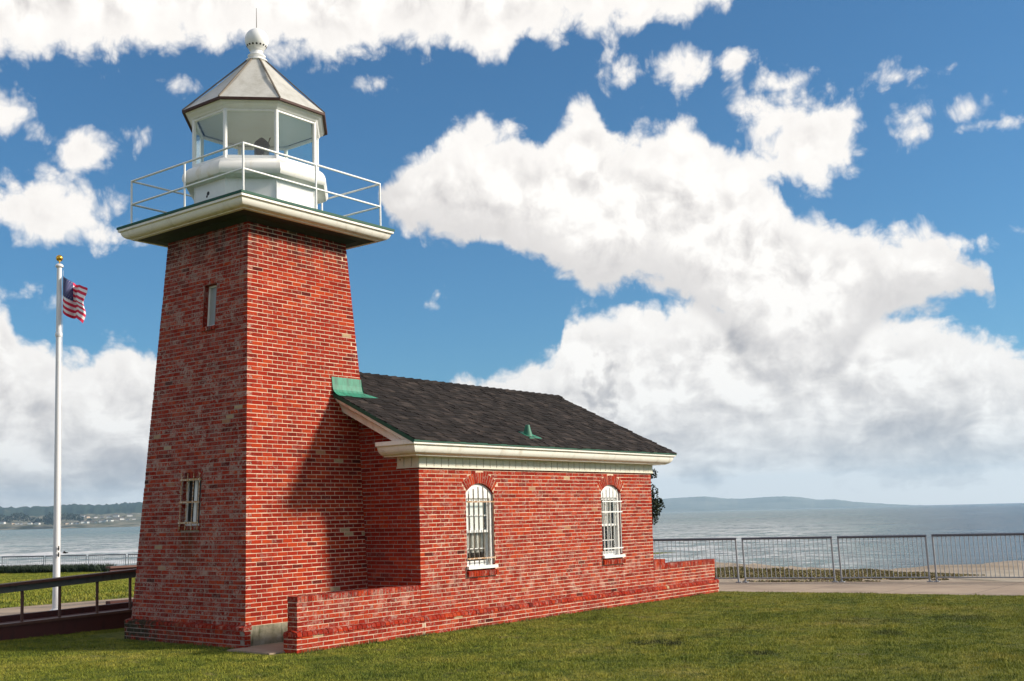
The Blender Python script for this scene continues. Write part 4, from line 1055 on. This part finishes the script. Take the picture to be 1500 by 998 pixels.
# thin out with distance: far blades are wider instead
dd = (P1[:, 0]-CAM.x)*fh.x+(P1[:, 1]-CAM.y)*fh.y
keepn = rng.random(len(P1)) < np.clip(1.15-(dd-12)/20, .45, 1); P1 = P1[keepn]
hv = .016+.012*np.clip(hnoise(P1[:, 0], P1[:, 1], 1.6, 21)*.5+.4, 0, 1.4)+.034*np.clip(hnoise(P1[:, 0], P1[:, 1], 6.5, 23)*.6-.1, 0, 1.)
grass = blades('grass', P1, hv, .009, BLADE, 1.0); stuff(grass, 'short yellow-green mown grass in front of the brick lighthouse', 'grass')
def k4(X, Y):
    return (((X > -.1) & (X < 12.6) & (Y < YF-.075) & (Y > YF-.22)) | ((X < -.12) & (X > -.26) & (Y > -.05) & (Y < 3.1)))
P4 = scatter(90000, -.3, 12.7, YF-.25, 3.2, k4); P4 = P4[hnoise(P4[:, 0], P4[:, 1], 5., 41) > -.5]
BLADED = mat('painted_shade_blade', (.075, .105, .02), .8)  # shade along the wall foot, painted as a darker blade colour
edge = blades('grass', P4, .045+.03*np.clip(hnoise(P4[:, 0], P4[:, 1], 4., 43), -.5, 1.2), .009, BLADED, .8); stuff(edge, 'longer grass, painted dark green for shade, left by the mower against the foot of the brick walls', 'grass')
P2 = scatter(520000, -10, 34, 12.2, 66, lambda X, Y: infrust(X, Y, 3) & (X < 31-.566*(Y-43)) & ((X-CAM.x)*Rh.x+(Y-CAM.y)*Rh.y < 0))
grass2 = blades('grass', P2, .06, .03, BLADE, .9, inland); stuff(grass2, 'mown grass beyond the flagpole reaching the far sea railing', 'grass')
def k3(X, Y):
    u = (X-20.4)/3.3; w = (Y-.8)/5.2; return (u*u+w*w+.25*hnoise(X, Y, 1.1, 31) < 1) & (X > 17.8)
P3 = scatter(60000, 17, 26, -6, 8, k3)
P3 = np.concatenate([P3, scatter(5000, 16.6, 18.2, -3.2, 2.6, lambda X, Y: (X > np.interp(Y, [-4.7, -2.45, -.2, 2.1], [17.75, 17.1, 16.35, 15.7])) & (X < np.interp(Y, [-4.7, -2.45, -.2, 2.1], [17.95, 17.4, 16.75, 16.2])))])
sc = blades('scrub', P3, .045, .09, SCRUB, 1.2, lambda X, Y: terrain_z(X, Y)-.03); stuff(sc, 'low green ice plant growing on the sandy cliff top behind the railing', 'ground cover')

# ------------------------------------------------------------------ sea
def f(g, b, t):
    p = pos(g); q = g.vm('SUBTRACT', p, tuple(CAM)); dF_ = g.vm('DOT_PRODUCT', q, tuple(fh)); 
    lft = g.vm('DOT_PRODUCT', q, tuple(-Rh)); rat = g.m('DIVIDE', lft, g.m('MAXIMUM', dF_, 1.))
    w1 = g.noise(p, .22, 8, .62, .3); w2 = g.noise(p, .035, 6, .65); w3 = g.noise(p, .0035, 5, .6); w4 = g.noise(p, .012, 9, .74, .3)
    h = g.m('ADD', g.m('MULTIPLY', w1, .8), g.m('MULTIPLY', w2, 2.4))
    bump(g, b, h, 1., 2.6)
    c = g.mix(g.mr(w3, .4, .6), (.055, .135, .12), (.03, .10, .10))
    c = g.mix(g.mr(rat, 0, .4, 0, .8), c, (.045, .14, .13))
    c = g.mix(g.mr(rat, -.42, -.28, .9, 0), c, (.006, .055, .10))  # blue sky reflection on the right, painted into the base colour
    c = g.mix(g.mr(w4, .36, .62, .75, 0), c, g.mix(1., c, (.35, .4, .42), 'MULTIPLY'))  # shaded wave faces painted into the colour as dark patches
    # surf: long bands of foam breaking parallel with the shore on the left, broken sun glitter painted as pale specks elsewhere
    warp_ = g.m('MULTIPLY', g.m('SUBTRACT', g.noise(p, .009, 5, .6), .5), 110.)
    dd_ = g.m('ADD', dF_, warp_); fz = None
    for (c0, wdt, st) in ((255, 60, .9), (330, 45, 1.), (440, 75, 1.05), (560, 22, .7), (730, 12, .8), (1100, 20, .4), (2600, 60, .5)):
        v = g.m('SUBTRACT', 1., g.m('DIVIDE', g.m('ABSOLUTE', g.m('SUBTRACT', dd_, float(c0))), float(wdt)))
        v = g.m('MULTIPLY', g.m('MAXIMUM', v, 0.), st); fz = v if fz is None else g.m('MAXIMUM', fz, v)
    fn = g.noise(p, .06, 9, .75, .6)
    sector = g.mr(rat, .05, .22)
    foam_glint = g.m('MULTIPLY', g.mr(g.m('ADD', g.m('MULTIPLY', fz, .8), g.m('MULTIPLY', g.m('SUBTRACT', fn, .5), 2.6)), .25, .85), sector)
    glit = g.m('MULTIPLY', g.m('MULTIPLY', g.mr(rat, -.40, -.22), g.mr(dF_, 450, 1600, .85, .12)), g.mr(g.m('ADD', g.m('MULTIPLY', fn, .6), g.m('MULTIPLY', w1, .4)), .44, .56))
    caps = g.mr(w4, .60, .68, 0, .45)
    foam_glint = g.m('MAXIMUM', g.m('MAXIMUM', foam_glint, glit), caps)
    c = g.mix(foam_glint, c, (.66, .66, .67))
    L(g, c, b.inputs['Base Color']); L(g, g.m('ADD', .2, g.m('MULTIPLY', foam_glint, .6)), b.inputs['Roughness']); b.inputs['IOR'].default_value = 1.33
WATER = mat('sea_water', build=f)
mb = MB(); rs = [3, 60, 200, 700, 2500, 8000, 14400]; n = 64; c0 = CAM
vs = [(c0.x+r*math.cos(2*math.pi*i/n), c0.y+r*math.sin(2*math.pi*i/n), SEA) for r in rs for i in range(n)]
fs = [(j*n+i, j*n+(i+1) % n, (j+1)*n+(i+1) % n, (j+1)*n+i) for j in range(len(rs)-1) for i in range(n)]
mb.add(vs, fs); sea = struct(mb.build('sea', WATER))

# ------------------------------------------------------------------ far shores
def dirpt(px, depth, z):
    d = ray(px, 760); k = depth/(d.x*fh.x+d.y*fh.y); return (CAM.x+d.x*k, CAM.y+d.y*k, z)
def hz(px, py, depth):  # height of a far point seen at px,py
    d = ray(px, py); k = depth/(d.x*fh.x+d.y*fh.y); return CAM.z+d.z*k
def hillmat(name, cols, sc):
    def f(g, b, t):
        p = pos(g); n = g.noise(p, sc, 6, .62); L(g, g.ramp(n, cols), b.inputs['Base Color']); b.inputs['Roughness'].default_value = 1.; b.inputs['Specular IOR Level'].default_value = 0.
    return mat(name, build=f)
HILL = hillmat('wooded_hill', [(.35, (.020, .032, .020)), (.6, (.045, .06, .03)), (.72, (.16, .14, .10))], .004)
HILLP = hillmat('haze_paled_hill', [(.35, (.16, .18, .16)), (.6, (.26, .27, .24))], .002)  # haze over the far right hills painted in as a paler colour
SHORE = hillmat('far_shore_land', [(.35, (.06, .07, .04)), (.55, (.20, .18, .13)), (.7, (.34, .32, .28))], .012)
def ridge(name, prof, depth, thick, m, zlow=SEA-2, rough=.0, sub=10, seed=1):
    """hill range with real depth: slopes up from its shore to a crest and down behind"""
    r = np.random.default_rng(seed); pts = []
    for (x0, y0), (x1, y1) in zip(prof[:-1], prof[1:]):
        for k in range(sub): t = k/sub; pts.append((x0+(x1-x0)*t, y0+(y1-y0)*t))
    pts.append(prof[-1]); mb = MB(); fr = [(0, 0), (.25, .33), (.5, .62), (.75, .85), (1., 1.), (1.5, .7), (2., 0)]
    rows = []
    for t, hk in fr:
        row = []
        for px, py in pts:
            dep = depth+thick*t; zc = hz(px, py, depth+thick)+0*r.normal(); nz = r.normal()*rough*(hk > 0)
            x, y, _ = dirpt(px, dep, 0); row.append((x, y, zlow+(zc-zlow)*hk+nz*(1 if hk < 1 else .6)))
        rows.append(row)
    n = len(pts); mb.add([p for r_ in rows for p in r_], [(j*n+i, j*n+i+1, (j+1)*n+i+1, (j+1)*n+i) for j in range(len(rows)-1) for i in range(n-1)])
    return struct(mb.build(name, m, smooth=True))
ridge('hills', [(-260, 742), (-150, 738), (-60, 745), (0, 743), (40, 743), (80, 740), (110, 739), (150, 740), (180, 737), (205, 735.5), (240, 738), (300, 740), (360, 743), (450, 748), (560, 755), (660, 763)], 5600, 2200, HILL, rough=6, seed=2)
ridge('hills', [(-260, 757), (-100, 756), (0, 757), (60, 756), (110, 754), (150, 753), (200, 751), (240, 753), (330, 756), (430, 760), (520, 764)], 4500, 900, SHORE, rough=3, seed=3)
ridge('shore', [(-260, 766), (0, 767), (60, 766), (110, 765.3), (150, 764), (172, 765), (210, 765), (300, 766.5)], 4250, 200, SHORE, rough=.6, seed=4)
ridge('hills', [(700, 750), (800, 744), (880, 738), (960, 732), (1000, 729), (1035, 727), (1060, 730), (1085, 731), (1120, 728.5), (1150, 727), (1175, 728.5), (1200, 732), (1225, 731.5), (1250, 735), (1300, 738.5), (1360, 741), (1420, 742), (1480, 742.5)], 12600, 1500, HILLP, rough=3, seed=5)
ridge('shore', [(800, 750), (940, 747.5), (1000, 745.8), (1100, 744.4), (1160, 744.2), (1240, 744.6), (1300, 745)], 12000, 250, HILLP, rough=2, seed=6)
# groves of dark trees on the far shore: leafy clumps, one mesh each
def leafclump(mb, c, r, n, leaf, squash=1., mi=0):
    for _ in range(n):
        v = Vector(rng.normal(size=3)); v.normalize(); v *= r*(.55+.45*random.random()); v.z *= squash
        p = Vector(c)+v; a = Vector(rng.normal(size=3)).normalized()*leaf*random.uniform(.6, 1.3); b = a.orthogonal().normalized()*leaf*.8
        b.rotate(Matrix.Rotation(random.uniform(0, 6.28), 3, a))
        mb.add([p-a*.5, p+b*.5, p+a*.5, p-b*.5], [(0, 1, 2, 3)], mi)
def f(g, b, t):
    geo = g.n('ShaderNodeNewGeometry'); c = g.ramp(geo.outputs['Random Per Island'], [(0, (.008, .016, .008)), (.6, (.018, .032, .013)), (1, (.035, .05, .02))]); L(g, c, b.inputs['Base Color']); b.inputs['Roughness'].default_value = .85
LEAF = mat('dark_foliage', build=f)
BARK = mat('bark', (.08, .055, .04), .9)
def grove(specs, label):
    mb = MB()
    for px, py, rpx, dep in specs:
        m = dep/FPX; x, y, _ = dirpt(px, dep, 0); leafclump(mb, (x, y, hz(px, py, dep)), rpx*m, 190, 5.5, .8)
    o = mb.build('grove', LEAF); stuff(o, label, 'woodland'); return o
grove([(-20, 761, 9, 4300), (3, 760, 8, 4290), (12, 761, 7, 4310), (22, 757, 7, 4300), (30, 757, 8, 4290), (38, 759, 7, 4300), (50, 762, 6, 4320), (57, 763, 5, 4320)], 'dark grove on the far shore left of the flagpole')
grove([(68, 760, 7, 4280), (74, 757, 8, 4290), (80, 758, 9, 4270), (88, 757, 8, 4300), (96, 757, 7, 4310), (104, 757, 7, 4280), (111, 758, 7, 4290), (118, 760, 5, 4300), (131, 763, 4, 4310), (70, 764, 6, 4270), (78, 765, 6, 4270)], 'dark grove on the far shore behind the flagpole')
# far houses along the beach
HC = [paint('far_house_white', (.72, .7, .66)), paint('far_house_tan', (.55, .42, .3)), paint('far_house_grey', (.4, .4, .4))]
hproto = MB(); hproto.box(-9, 9, -6, 6, 0, 6.5); hproto.add([(-10, -7, 6.5), (10, -7, 6.5), (10, 7, 6.5), (-10, 7, 6.5), (-10, 0, 10), (10, 0, 10)], [(0, 1, 5, 4), (2, 3, 4, 5), (1, 2, 5), (3, 0, 4), (0, 3, 2, 1)], 1)
hmesh = None
spots = [(4, 766), (18, 767), (25, 767), (31, 767), (44, 767), (55, 767), (97, 767), (105, 766.4), (112, 766.6), (123, 765.4), (129, 765.3), (135, 765.0), (139, 764.8), (149, 764), (156, 762.6), (163, 762.4), (172, 760.5), (178, 760.2), (187, 761), (196, 760), (121, 756.5), (128, 757.6), (140, 758), (150, 757), (160, 757.6), (170, 756), (181, 757), (190, 755.5)]
hlist = []
for i, (px, py) in enumerate(spots):
    dep = 4240 if py > 762 else (4600 if py > 759 else 4900)
    if hmesh is None:
        hb = hproto.build('beach_house', [HC[0], mat('far_roof', (.12, .10, .09), .8)]); hmesh = hb.data; o = hb; meshes = [hmesh]
        for c in HC[1:]:
            m2 = hmesh.copy(); m2.materials[0] = c; meshes.append(m2)
    else:
        o = hb.copy(); scene.collection.objects.link(o)
    o.data = meshes[[0, 1, 0, 2, 0][i % 5]]
    x, y, _ = dirpt(px, dep, 0); o.location = (x, y, hz(px, py, dep)-4); o.rotation_euler.z = random.uniform(0, 3); sc_ = random.uniform(.7, 1.35); o.scale = (sc_, sc_, sc_*.9)
    tag(o, 'tiny pale house on the hazy far shore at the left', 'house', 'houses along the far shore')

# ------------------------------------------------------------------ railings
def fence_panel(p0, p1, h, label, grp, nb=17, r=.024, z0=0., lean=0., src=None):
    p0, p1 = Vector((*p0, z0)), Vector((*p1, z0)); t = thing('railing_panel', label, 'railing', tuple((p0+p1)/2), grp)
    up = Vector((0, 0, h)); d = (p1-p0).normalized(); lv = -d*lean
    up = up+lv
    m = MB(); m.tube(p0+up-d*.02, p1+up+d*.02, r*1.35, n=10); m.build('top_rail', GALVD, t)
    m = MB(); lo = up*.09; m.tube(p0+lo, p1+lo, r*.7, n=8); m.build('bottom_rail', GALV, t)
    for p in (p0, p1):
        m = MB(); m.tube(p-Vector((0, 0, .12)), p+up, r, n=10); m.box(p.x-.06, p.x+.06, p.y-.06, p.y+.06, p.z-.05, p.z+.012); m.build('post', GALV, t)
    L_ = (p1-p0).length
    for k in range(1, nb+1):
        q = p0+(p1-p0)*(k/(nb+1)); m = MB(); m.tube(q+lo, q+up, r*.36, n=6); m.build('bar', GALV, t)
    return t
GRP = 'galvanised railing panels along the cliff path'
fence_panel((15.3, 2.15), (15.93, -.05), 1.12, 'railing panel whose left post meets the corner of the brick house', GRP, 19, lean=.045)
fence_panel((15.98, -.22), (16.68, -2.34), 1.12, 'railing panel just right of the low brick wall end, before the scrub', GRP, 19, lean=.045)
fence_panel((16.74, -2.5), (17.42, -4.47), 1.12, 'railing panel second from the right edge of the photo', GRP, 19, lean=.05)
fence_panel((17.48, -4.62), (17.98, -6.62), 1.13, 'rightmost railing panel, in front of the pale sand', GRP, 19, lean=.05)
fence_panel((18.02, -6.78), (18.35, -8.95), 1.12, 'railing panel', GRP, 19, lean=.05)['label'] = 'railing panel just beyond the right edge of the photo'
fence_panel((18.38, -9.1), (18.62, -11.3), 1.12, 'railing panel', GRP, 19, lean=.05)['label'] = 'railing panel well beyond the right edge of the photo'
fx_ = [(-58, -2), (3, 64), (67, 126), (130, 184), (188, 247), (251, 310)]
labs = ['far railing panel cut by the left edge of the photo', 'far railing panel left of the flagpole on the distant lawn edge', 'far railing panel passing right behind the flagpole', 'far railing panel between the flagpole and the tower', 'far railing panel half hidden by the tower brickwork', None]
for (a, b), lb in zip(fx_, labs):
    if lb is None: continue
    fy = lambda x: 839.5-.018*x
    zz = -.93; g0, g1 = gz(a, fy(a), zz), gz(b, fy(b), zz)
    fence_panel(g0, g1, .98, lb, 'galvanised railing panels at the far edge of the back lawn', 18, z0=zz)
# low hedge of dark plants at foot of the far railing
PH = []
for k in range(9000):
    x = random.uniform(-80, 165); q = gz(x, 839.8-.018*x+random.uniform(-1.6, .8), -.93); hgt = .5 if x < 110 else .3
    if x > 130 and random.random() < .5: continue
    PH.append(q)
PH = np.array(PH); hd = blades('hedge_plants', PH, .42, .13, mat('hedge_leaf', (.014, .030, .012), .8), 1.0, lambda X, Y: np.full(len(X), -.95)); stuff(hd, 'dark green creeping plants along the foot of the far railing', 'ground cover')

# ------------------------------------------------------------------ timber ramp and barrier on the left
YR = 4.864
sl_r = (1.088-.97)/(1.292+1.241)
zk = lambda x: .262+(.30-.249)/2.455*(x+.1)+.0
zr_ = lambda x: .99+sl_r*(x+.134)
ramp = thing('timber_ramp', 'dark red timber access ramp with plank handrail beside the tower', 'ramp', (-.5, YR+.6, 0))
X0, X1 = -6.5, 3.6
def slab(mb, x0, x1, y0, y1, zb, zt):
    mb.hexa([(x0, y0, zb(x0)), (x1, y0, zb(x1)), (x1, y1, zb(x1)), (x0, y1, zb(x0)), (x0, y0, zt(x0)), (x1, y0, zt(x1)), (x1, y1, zt(x1)), (x0, y1, zt(x0))])
mb = MB(); slab(mb, X0, X1, YR-.03, YR-.005, lambda x: -.12, lambda x: zk(x)-.012); mb.build('skirt', DARKWD, ramp)
mb = MB(); slab(mb, X0, X1, YR-.06, YR+.09, lambda x: zk(x)-.010, lambda x: zk(x)+.035); mb.build('kerb', BRNWD, ramp)
mb = MB(); slab(mb, X0, X1, YR+1.25, YR+1.38, lambda x: zk(x)-.12, lambda x: zk(x)+.05); mb.build('kerb', DARKWD, ramp)
mb = MB()
xx = X0
while xx < X1: slab(mb, xx+.004, min(xx+.14, X1)-.004, YR+.091, YR+1.249, lambda x: zk(x)-.1, lambda x: zk(x)-.05+jit(.003)*0); xx += .14
mb.build('deck', DARKWD, ramp)
mb = MB(); slab(mb, X0, X1, YR-.07, YR+.13, lambda x: zr_(x)-.045, lambda x: zr_(x)); mb.build('handrail', BRNWD, ramp)
mb = MB(); slab(mb, X0, X1, YR+.0, YR+.04, lambda x: zr_(x)-.155, lambda x: zr_(x)-.046); mb.build('rail_board', GREYWD, ramp)
for xx in (-6.3, -5.2, -4.1, -3.0, -1.9, -.816, -.13, .596, 1.27, 2.4):
    mb = MB(); mb.tube((xx, YR+.06, zk(xx)-.05), (xx, YR+.06, zr_(xx)-.04), .026, n=10); mb.build('post', BRNWD, ramp)
bar = thing('timber_barrier', 'low brown timber rail and kerb behind the ramp, right of the flagpole', 'barrier', (6, 9.92, 0))
mb = MB(); mb.box(3.98, 8.2, 9.86, 10.06, .88, .925); mb.build('handrail', BRNWD, bar)
mb = MB(); mb.box(4.02, 8.2, 9.93, 9.97, .79, .878); mb.build('rail_board', DARKWD, bar)
mb = MB(); mb.box(3.98, 8.2, 9.86, 10.05, -.05, .125); mb.build('kerb', DARKWD, bar)
for xx in (5.4, 6.8, 8.0): mb = MB(); mb.tube((xx, 9.95, .1), (xx, 9.95, .88), .03, n=8); mb.build('post', BRNWD, bar)

# ------------------------------------------------------------------ flagpole and flag
fx0, fy0 = 2.53, 9.66
pole = thing('flagpole', 'tall white flagpole with gilt ball at top standing on the tan path', 'flagpole', (fx0, fy0, 0))
mb = MB(); mb.lathe([(.085, 0), (.078, .5), (.068, 3.2), (.060, 6.1), (.060, 6.15)], (fx0, fy0), 20); mb.lathe([(.060, 6.15), (.052, 7.70)], (fx0, fy0), 20); mb.build('mast', FPOLE, pole, smooth=True, auto=40)
mb = MB(); mb.lathe([(.062, 6.10), (.075, 6.12), (.075, 6.19), (.058, 6.22)], (fx0, fy0), 20); mb.build('collar', FPOLE, pole, smooth=True, auto=40)
mb = MB(); mb.lathe([(.17, .0), (.17, .03), (.10, .07), (.085, .09)], (fx0, fy0), 24); mb.build('base_flange', FPOLE, pole, smooth=True, auto=40)
mb = MB(); mb.lathe([(.055, 7.68), (.085, 7.70), (.088, 7.735), (.06, 7.765), (.02, 7.775)], (fx0, fy0), 20); mb.build('truck', FPOLE, pole, smooth=True, auto=40)
mb = MB(); mb.tube((fx0, fy0, 7.77), (fx0, fy0, 7.84), .012, n=8); mb.lathe([(.001, 7.825)]+[(.076*math.cos(R_(t)), 7.9+.076*math.sin(R_(t))) for t in range(-80, 81, 10)]+[(.001, 7.976)], (fx0, fy0), 24); mb.build('ball', GOLD, pole, smooth=True)
cdir = Vector((CAM.x-fx0, CAM.y-fy0, 0)).normalized(); side = Rh
mb = MB(); c_ = Vector((fx0, fy0, 0))+cdir*.06+side*.045
for z_ in (1.26, 1.40): mb.tube(c_+Vector((0, 0, z_)), c_+cdir*.03+Vector((0, 0, z_)), .018, n=8); mb.tube(c_+cdir*.03+Vector((0, 0, z_-.05)), c_+cdir*.03+Vector((0, 0, z_+.05)), .014, n=8)
mb.build('cleat', BLACK, pole)
mb = MB(); c_ = Vector((fx0, fy0, 0))+side*.085; mb.tube(c_+Vector((0, 0, 1.4)), c_+Vector((-.0, 0, 7.62)), .004, n=6); mb.build('halyard', FPOLE, pole)
RED = mat('flag_red', (.68, .02, .07), .8); WHT = mat('flag_white', (.85, .84, .86), .8); BLU = mat('flag_blue', (.015, .025, .14), .8)
mb = MB(); HO = .83; ns, nt = 65, 39
def flagpt(s, t, off=0.):
    # s along the fly, t from hoist top (0) to bottom (1); hangs in folds
    adv = .50*(s-.06*math.sin(6.28*s*1.6)); dep = .17*math.sin(6.28*1.25*s+.5+.9*t)*min(1, s*3)+.05*math.sin(6.28*3.1*s+2*t)*s
    z = 7.50-.33*s-.02*math.sin(6.28*s)-HO*t*(1-.08*s)-.02*math.sin(7*s)*t
    adv += .05*t*s*math.sin(5*s)+.035*s*math.sin(9*t+1.)*(s > .6)
    return Vector((fx0, fy0, z))+side*(.085+adv)+cdir*(dep+off)
vs = [flagpt(i/(ns-1), j/(nt-1+0)) for j in range(nt+1-1) for i in range(ns)]
fs, mi = [], []
base = len(mb.v)
for j in range(nt-1):
    for i in range(ns-1):
        stripe = int((j+.5)/(nt-1)*13); m_ = 0 if stripe % 2 == 0 else 1
        if stripe < 7 and (i+.5)/(ns-1) < .4: m_ = 2
        k = j*ns+i; fs.append((k, k+1, k+ns+1, k+ns)); mi.append(m_)
mb.v = [tuple(v) for v in vs]; mb.f = fs; mb.mi = mi
for r in range(9):   # stars
    for c in range(6 if r % 2 == 0 else 5):
        s0 = (.4/6)*(c+.5 if r % 2 == 0 else c+1); t0 = (7/13)/9*(r+.5)
        for sg in (1, -1):
            pts = []
            for k in range(10):
                rr_ = .0155 if k % 2 == 0 else .0065; a = math.pi/2+k*math.pi/5
                pts.append(flagpt(s0+rr_*math.cos(a)*.9, max(0, t0-rr_*math.sin(a)*1.25), sg*.004))
            cen = flagpt(s0, t0, sg*.004); o_ = len(mb.v); mb.v.append(tuple(cen)); mb.v.extend(tuple(p) for p in pts)
            for k in range(10): mb.f.append((o_, o_+1+k, o_+1+(k+1) % 10)); mb.mi.append(1)
flag = mb.build('flag', [RED, WHT, BLU], smooth=True)
tag(flag, 'red, white and blue striped flag with white stars hanging from the flagpole', 'flag')
# small bird over the surf
bx = dirpt(96, 60, 0); bz = hz(96, 810, 60)
mb = MB(); B = Vector((bx[0], bx[1], bz))
mb.sweep([[B+side*x+Vector((0, 0, z))+cdir*y for y, z in ((r*math.cos(t), r*math.sin(t)) for t in [k*math.pi/3 for k in range(6)])] for x, r in ((-.16, .004), (-.08, .035), (.02, .045), (.12, .028), (.17, .006))])
for s_ in (1, -1):
    mb.add([B+side*.05, B-side*.06, B+cdir*s_*.20+Vector((0, 0, .10))-side*.03, B+cdir*s_*.42+Vector((0, 0, .06))-side*.12, B+side*.05-Vector((0, 0, .012)), B-side*.06-Vector((0, 0, .012))], [(0, 1, 2), (1, 3, 2), (4, 5, 2), (5, 3, 2)])
tag(mb.build('bird', mat('dark_feathers', (.03, .03, .035), .8)), 'small dark bird flying low over the surf just right of the flagpole', 'bird')

# ------------------------------------------------------------------ shrub behind the house corner
sh = thing('climbing_shrub', 'dark green shrub clinging to the seaward end of the brick house', 'shrub', (XH1+.15, -.6, 0))
mb = MB(); mb.tube((XH1+.1, -.55, -.05), (XH1+.12, -.7, 1.3), .035, .022, n=8); mb.tube((XH1+.12, -.7, 1.3), (XH1+.14, -.85, 2.7), .022, .008, n=8)
mb.tube((XH1+.12, -.7, 1.3), (XH1+.3, -.7, 2.0), .016, .006, n=6); mb.build('stem', BARK, sh)
mb = MB()
for (x, y, z, r, k) in ((.15, -.95, 2.05, .26, 420), (.38, -.98, 2.02, .16, 180), (.12, -.9, 1.75, .2, 260), (.30, -.9, 1.82, .10, 90), (.1, -.95, 2.3, .15, 160), (.26, -.98, 2.28, .10, 80), (.12, -.95, 2.66, .15, 180), (.24, -.98, 2.66, .09, 80), (.06, -.9, 1.5, .12, 100), (.1, -.6, 1.9, .4, 200), (.1, -.5, 1.2, .3, 160), (.47, -1., 2.1, .05, 30), (.36, -1., 2.7, .03, 10), (.38, -.98, 1.8, .04, 20)):
    leafclump(mb, (XH1+x, y, z), r, k, .05)
for (x, y, z, r, k) in ((.36, -1.02, 2.0, .22, 260), (.5, -1.04, 2.08, .1, 70), (.28, -1.02, 2.32, .15, 140), (.33, -1.02, 2.7, .12, 110), (.3, -1., 1.72, .13, 120), (.44, -1.03, 1.84, .07, 40), (.2, -1., 2.52, .05, 16)):
    leafclump(mb, (XH1+x, y, z), r, k, .05)
mb.v = [(max(p[0], XH1+.008), p[1], p[2]) for p in mb.v]
mb.build('foliage', LEAF, sh)

# ------------------------------------------------------------------ haze
def hazebox():
    m = bpy.data.materials.new('haze_air'); m.use_nodes = True; t = m.node_tree; t.nodes.clear(); g = NG(t)
    v = g.n('ShaderNodeVolumePrincipled', {'Color': (.50, .76, 1., 1), 'Density': .00006, 'Anisotropy': .2})
    o = g.n('ShaderNodeOutputMaterial'); t.links.new(v.outputs[0], o.inputs['Volume'])
    mb = MB(); mb.box(CAM.x-15500, CAM.x+15500, CAM.y-15500, CAM.y+15500, SEA-12, 480)
    o = mb.build('haze', m); stuff(o, 'thin blue sea haze in front of the far hills', 'haze')
hazebox()
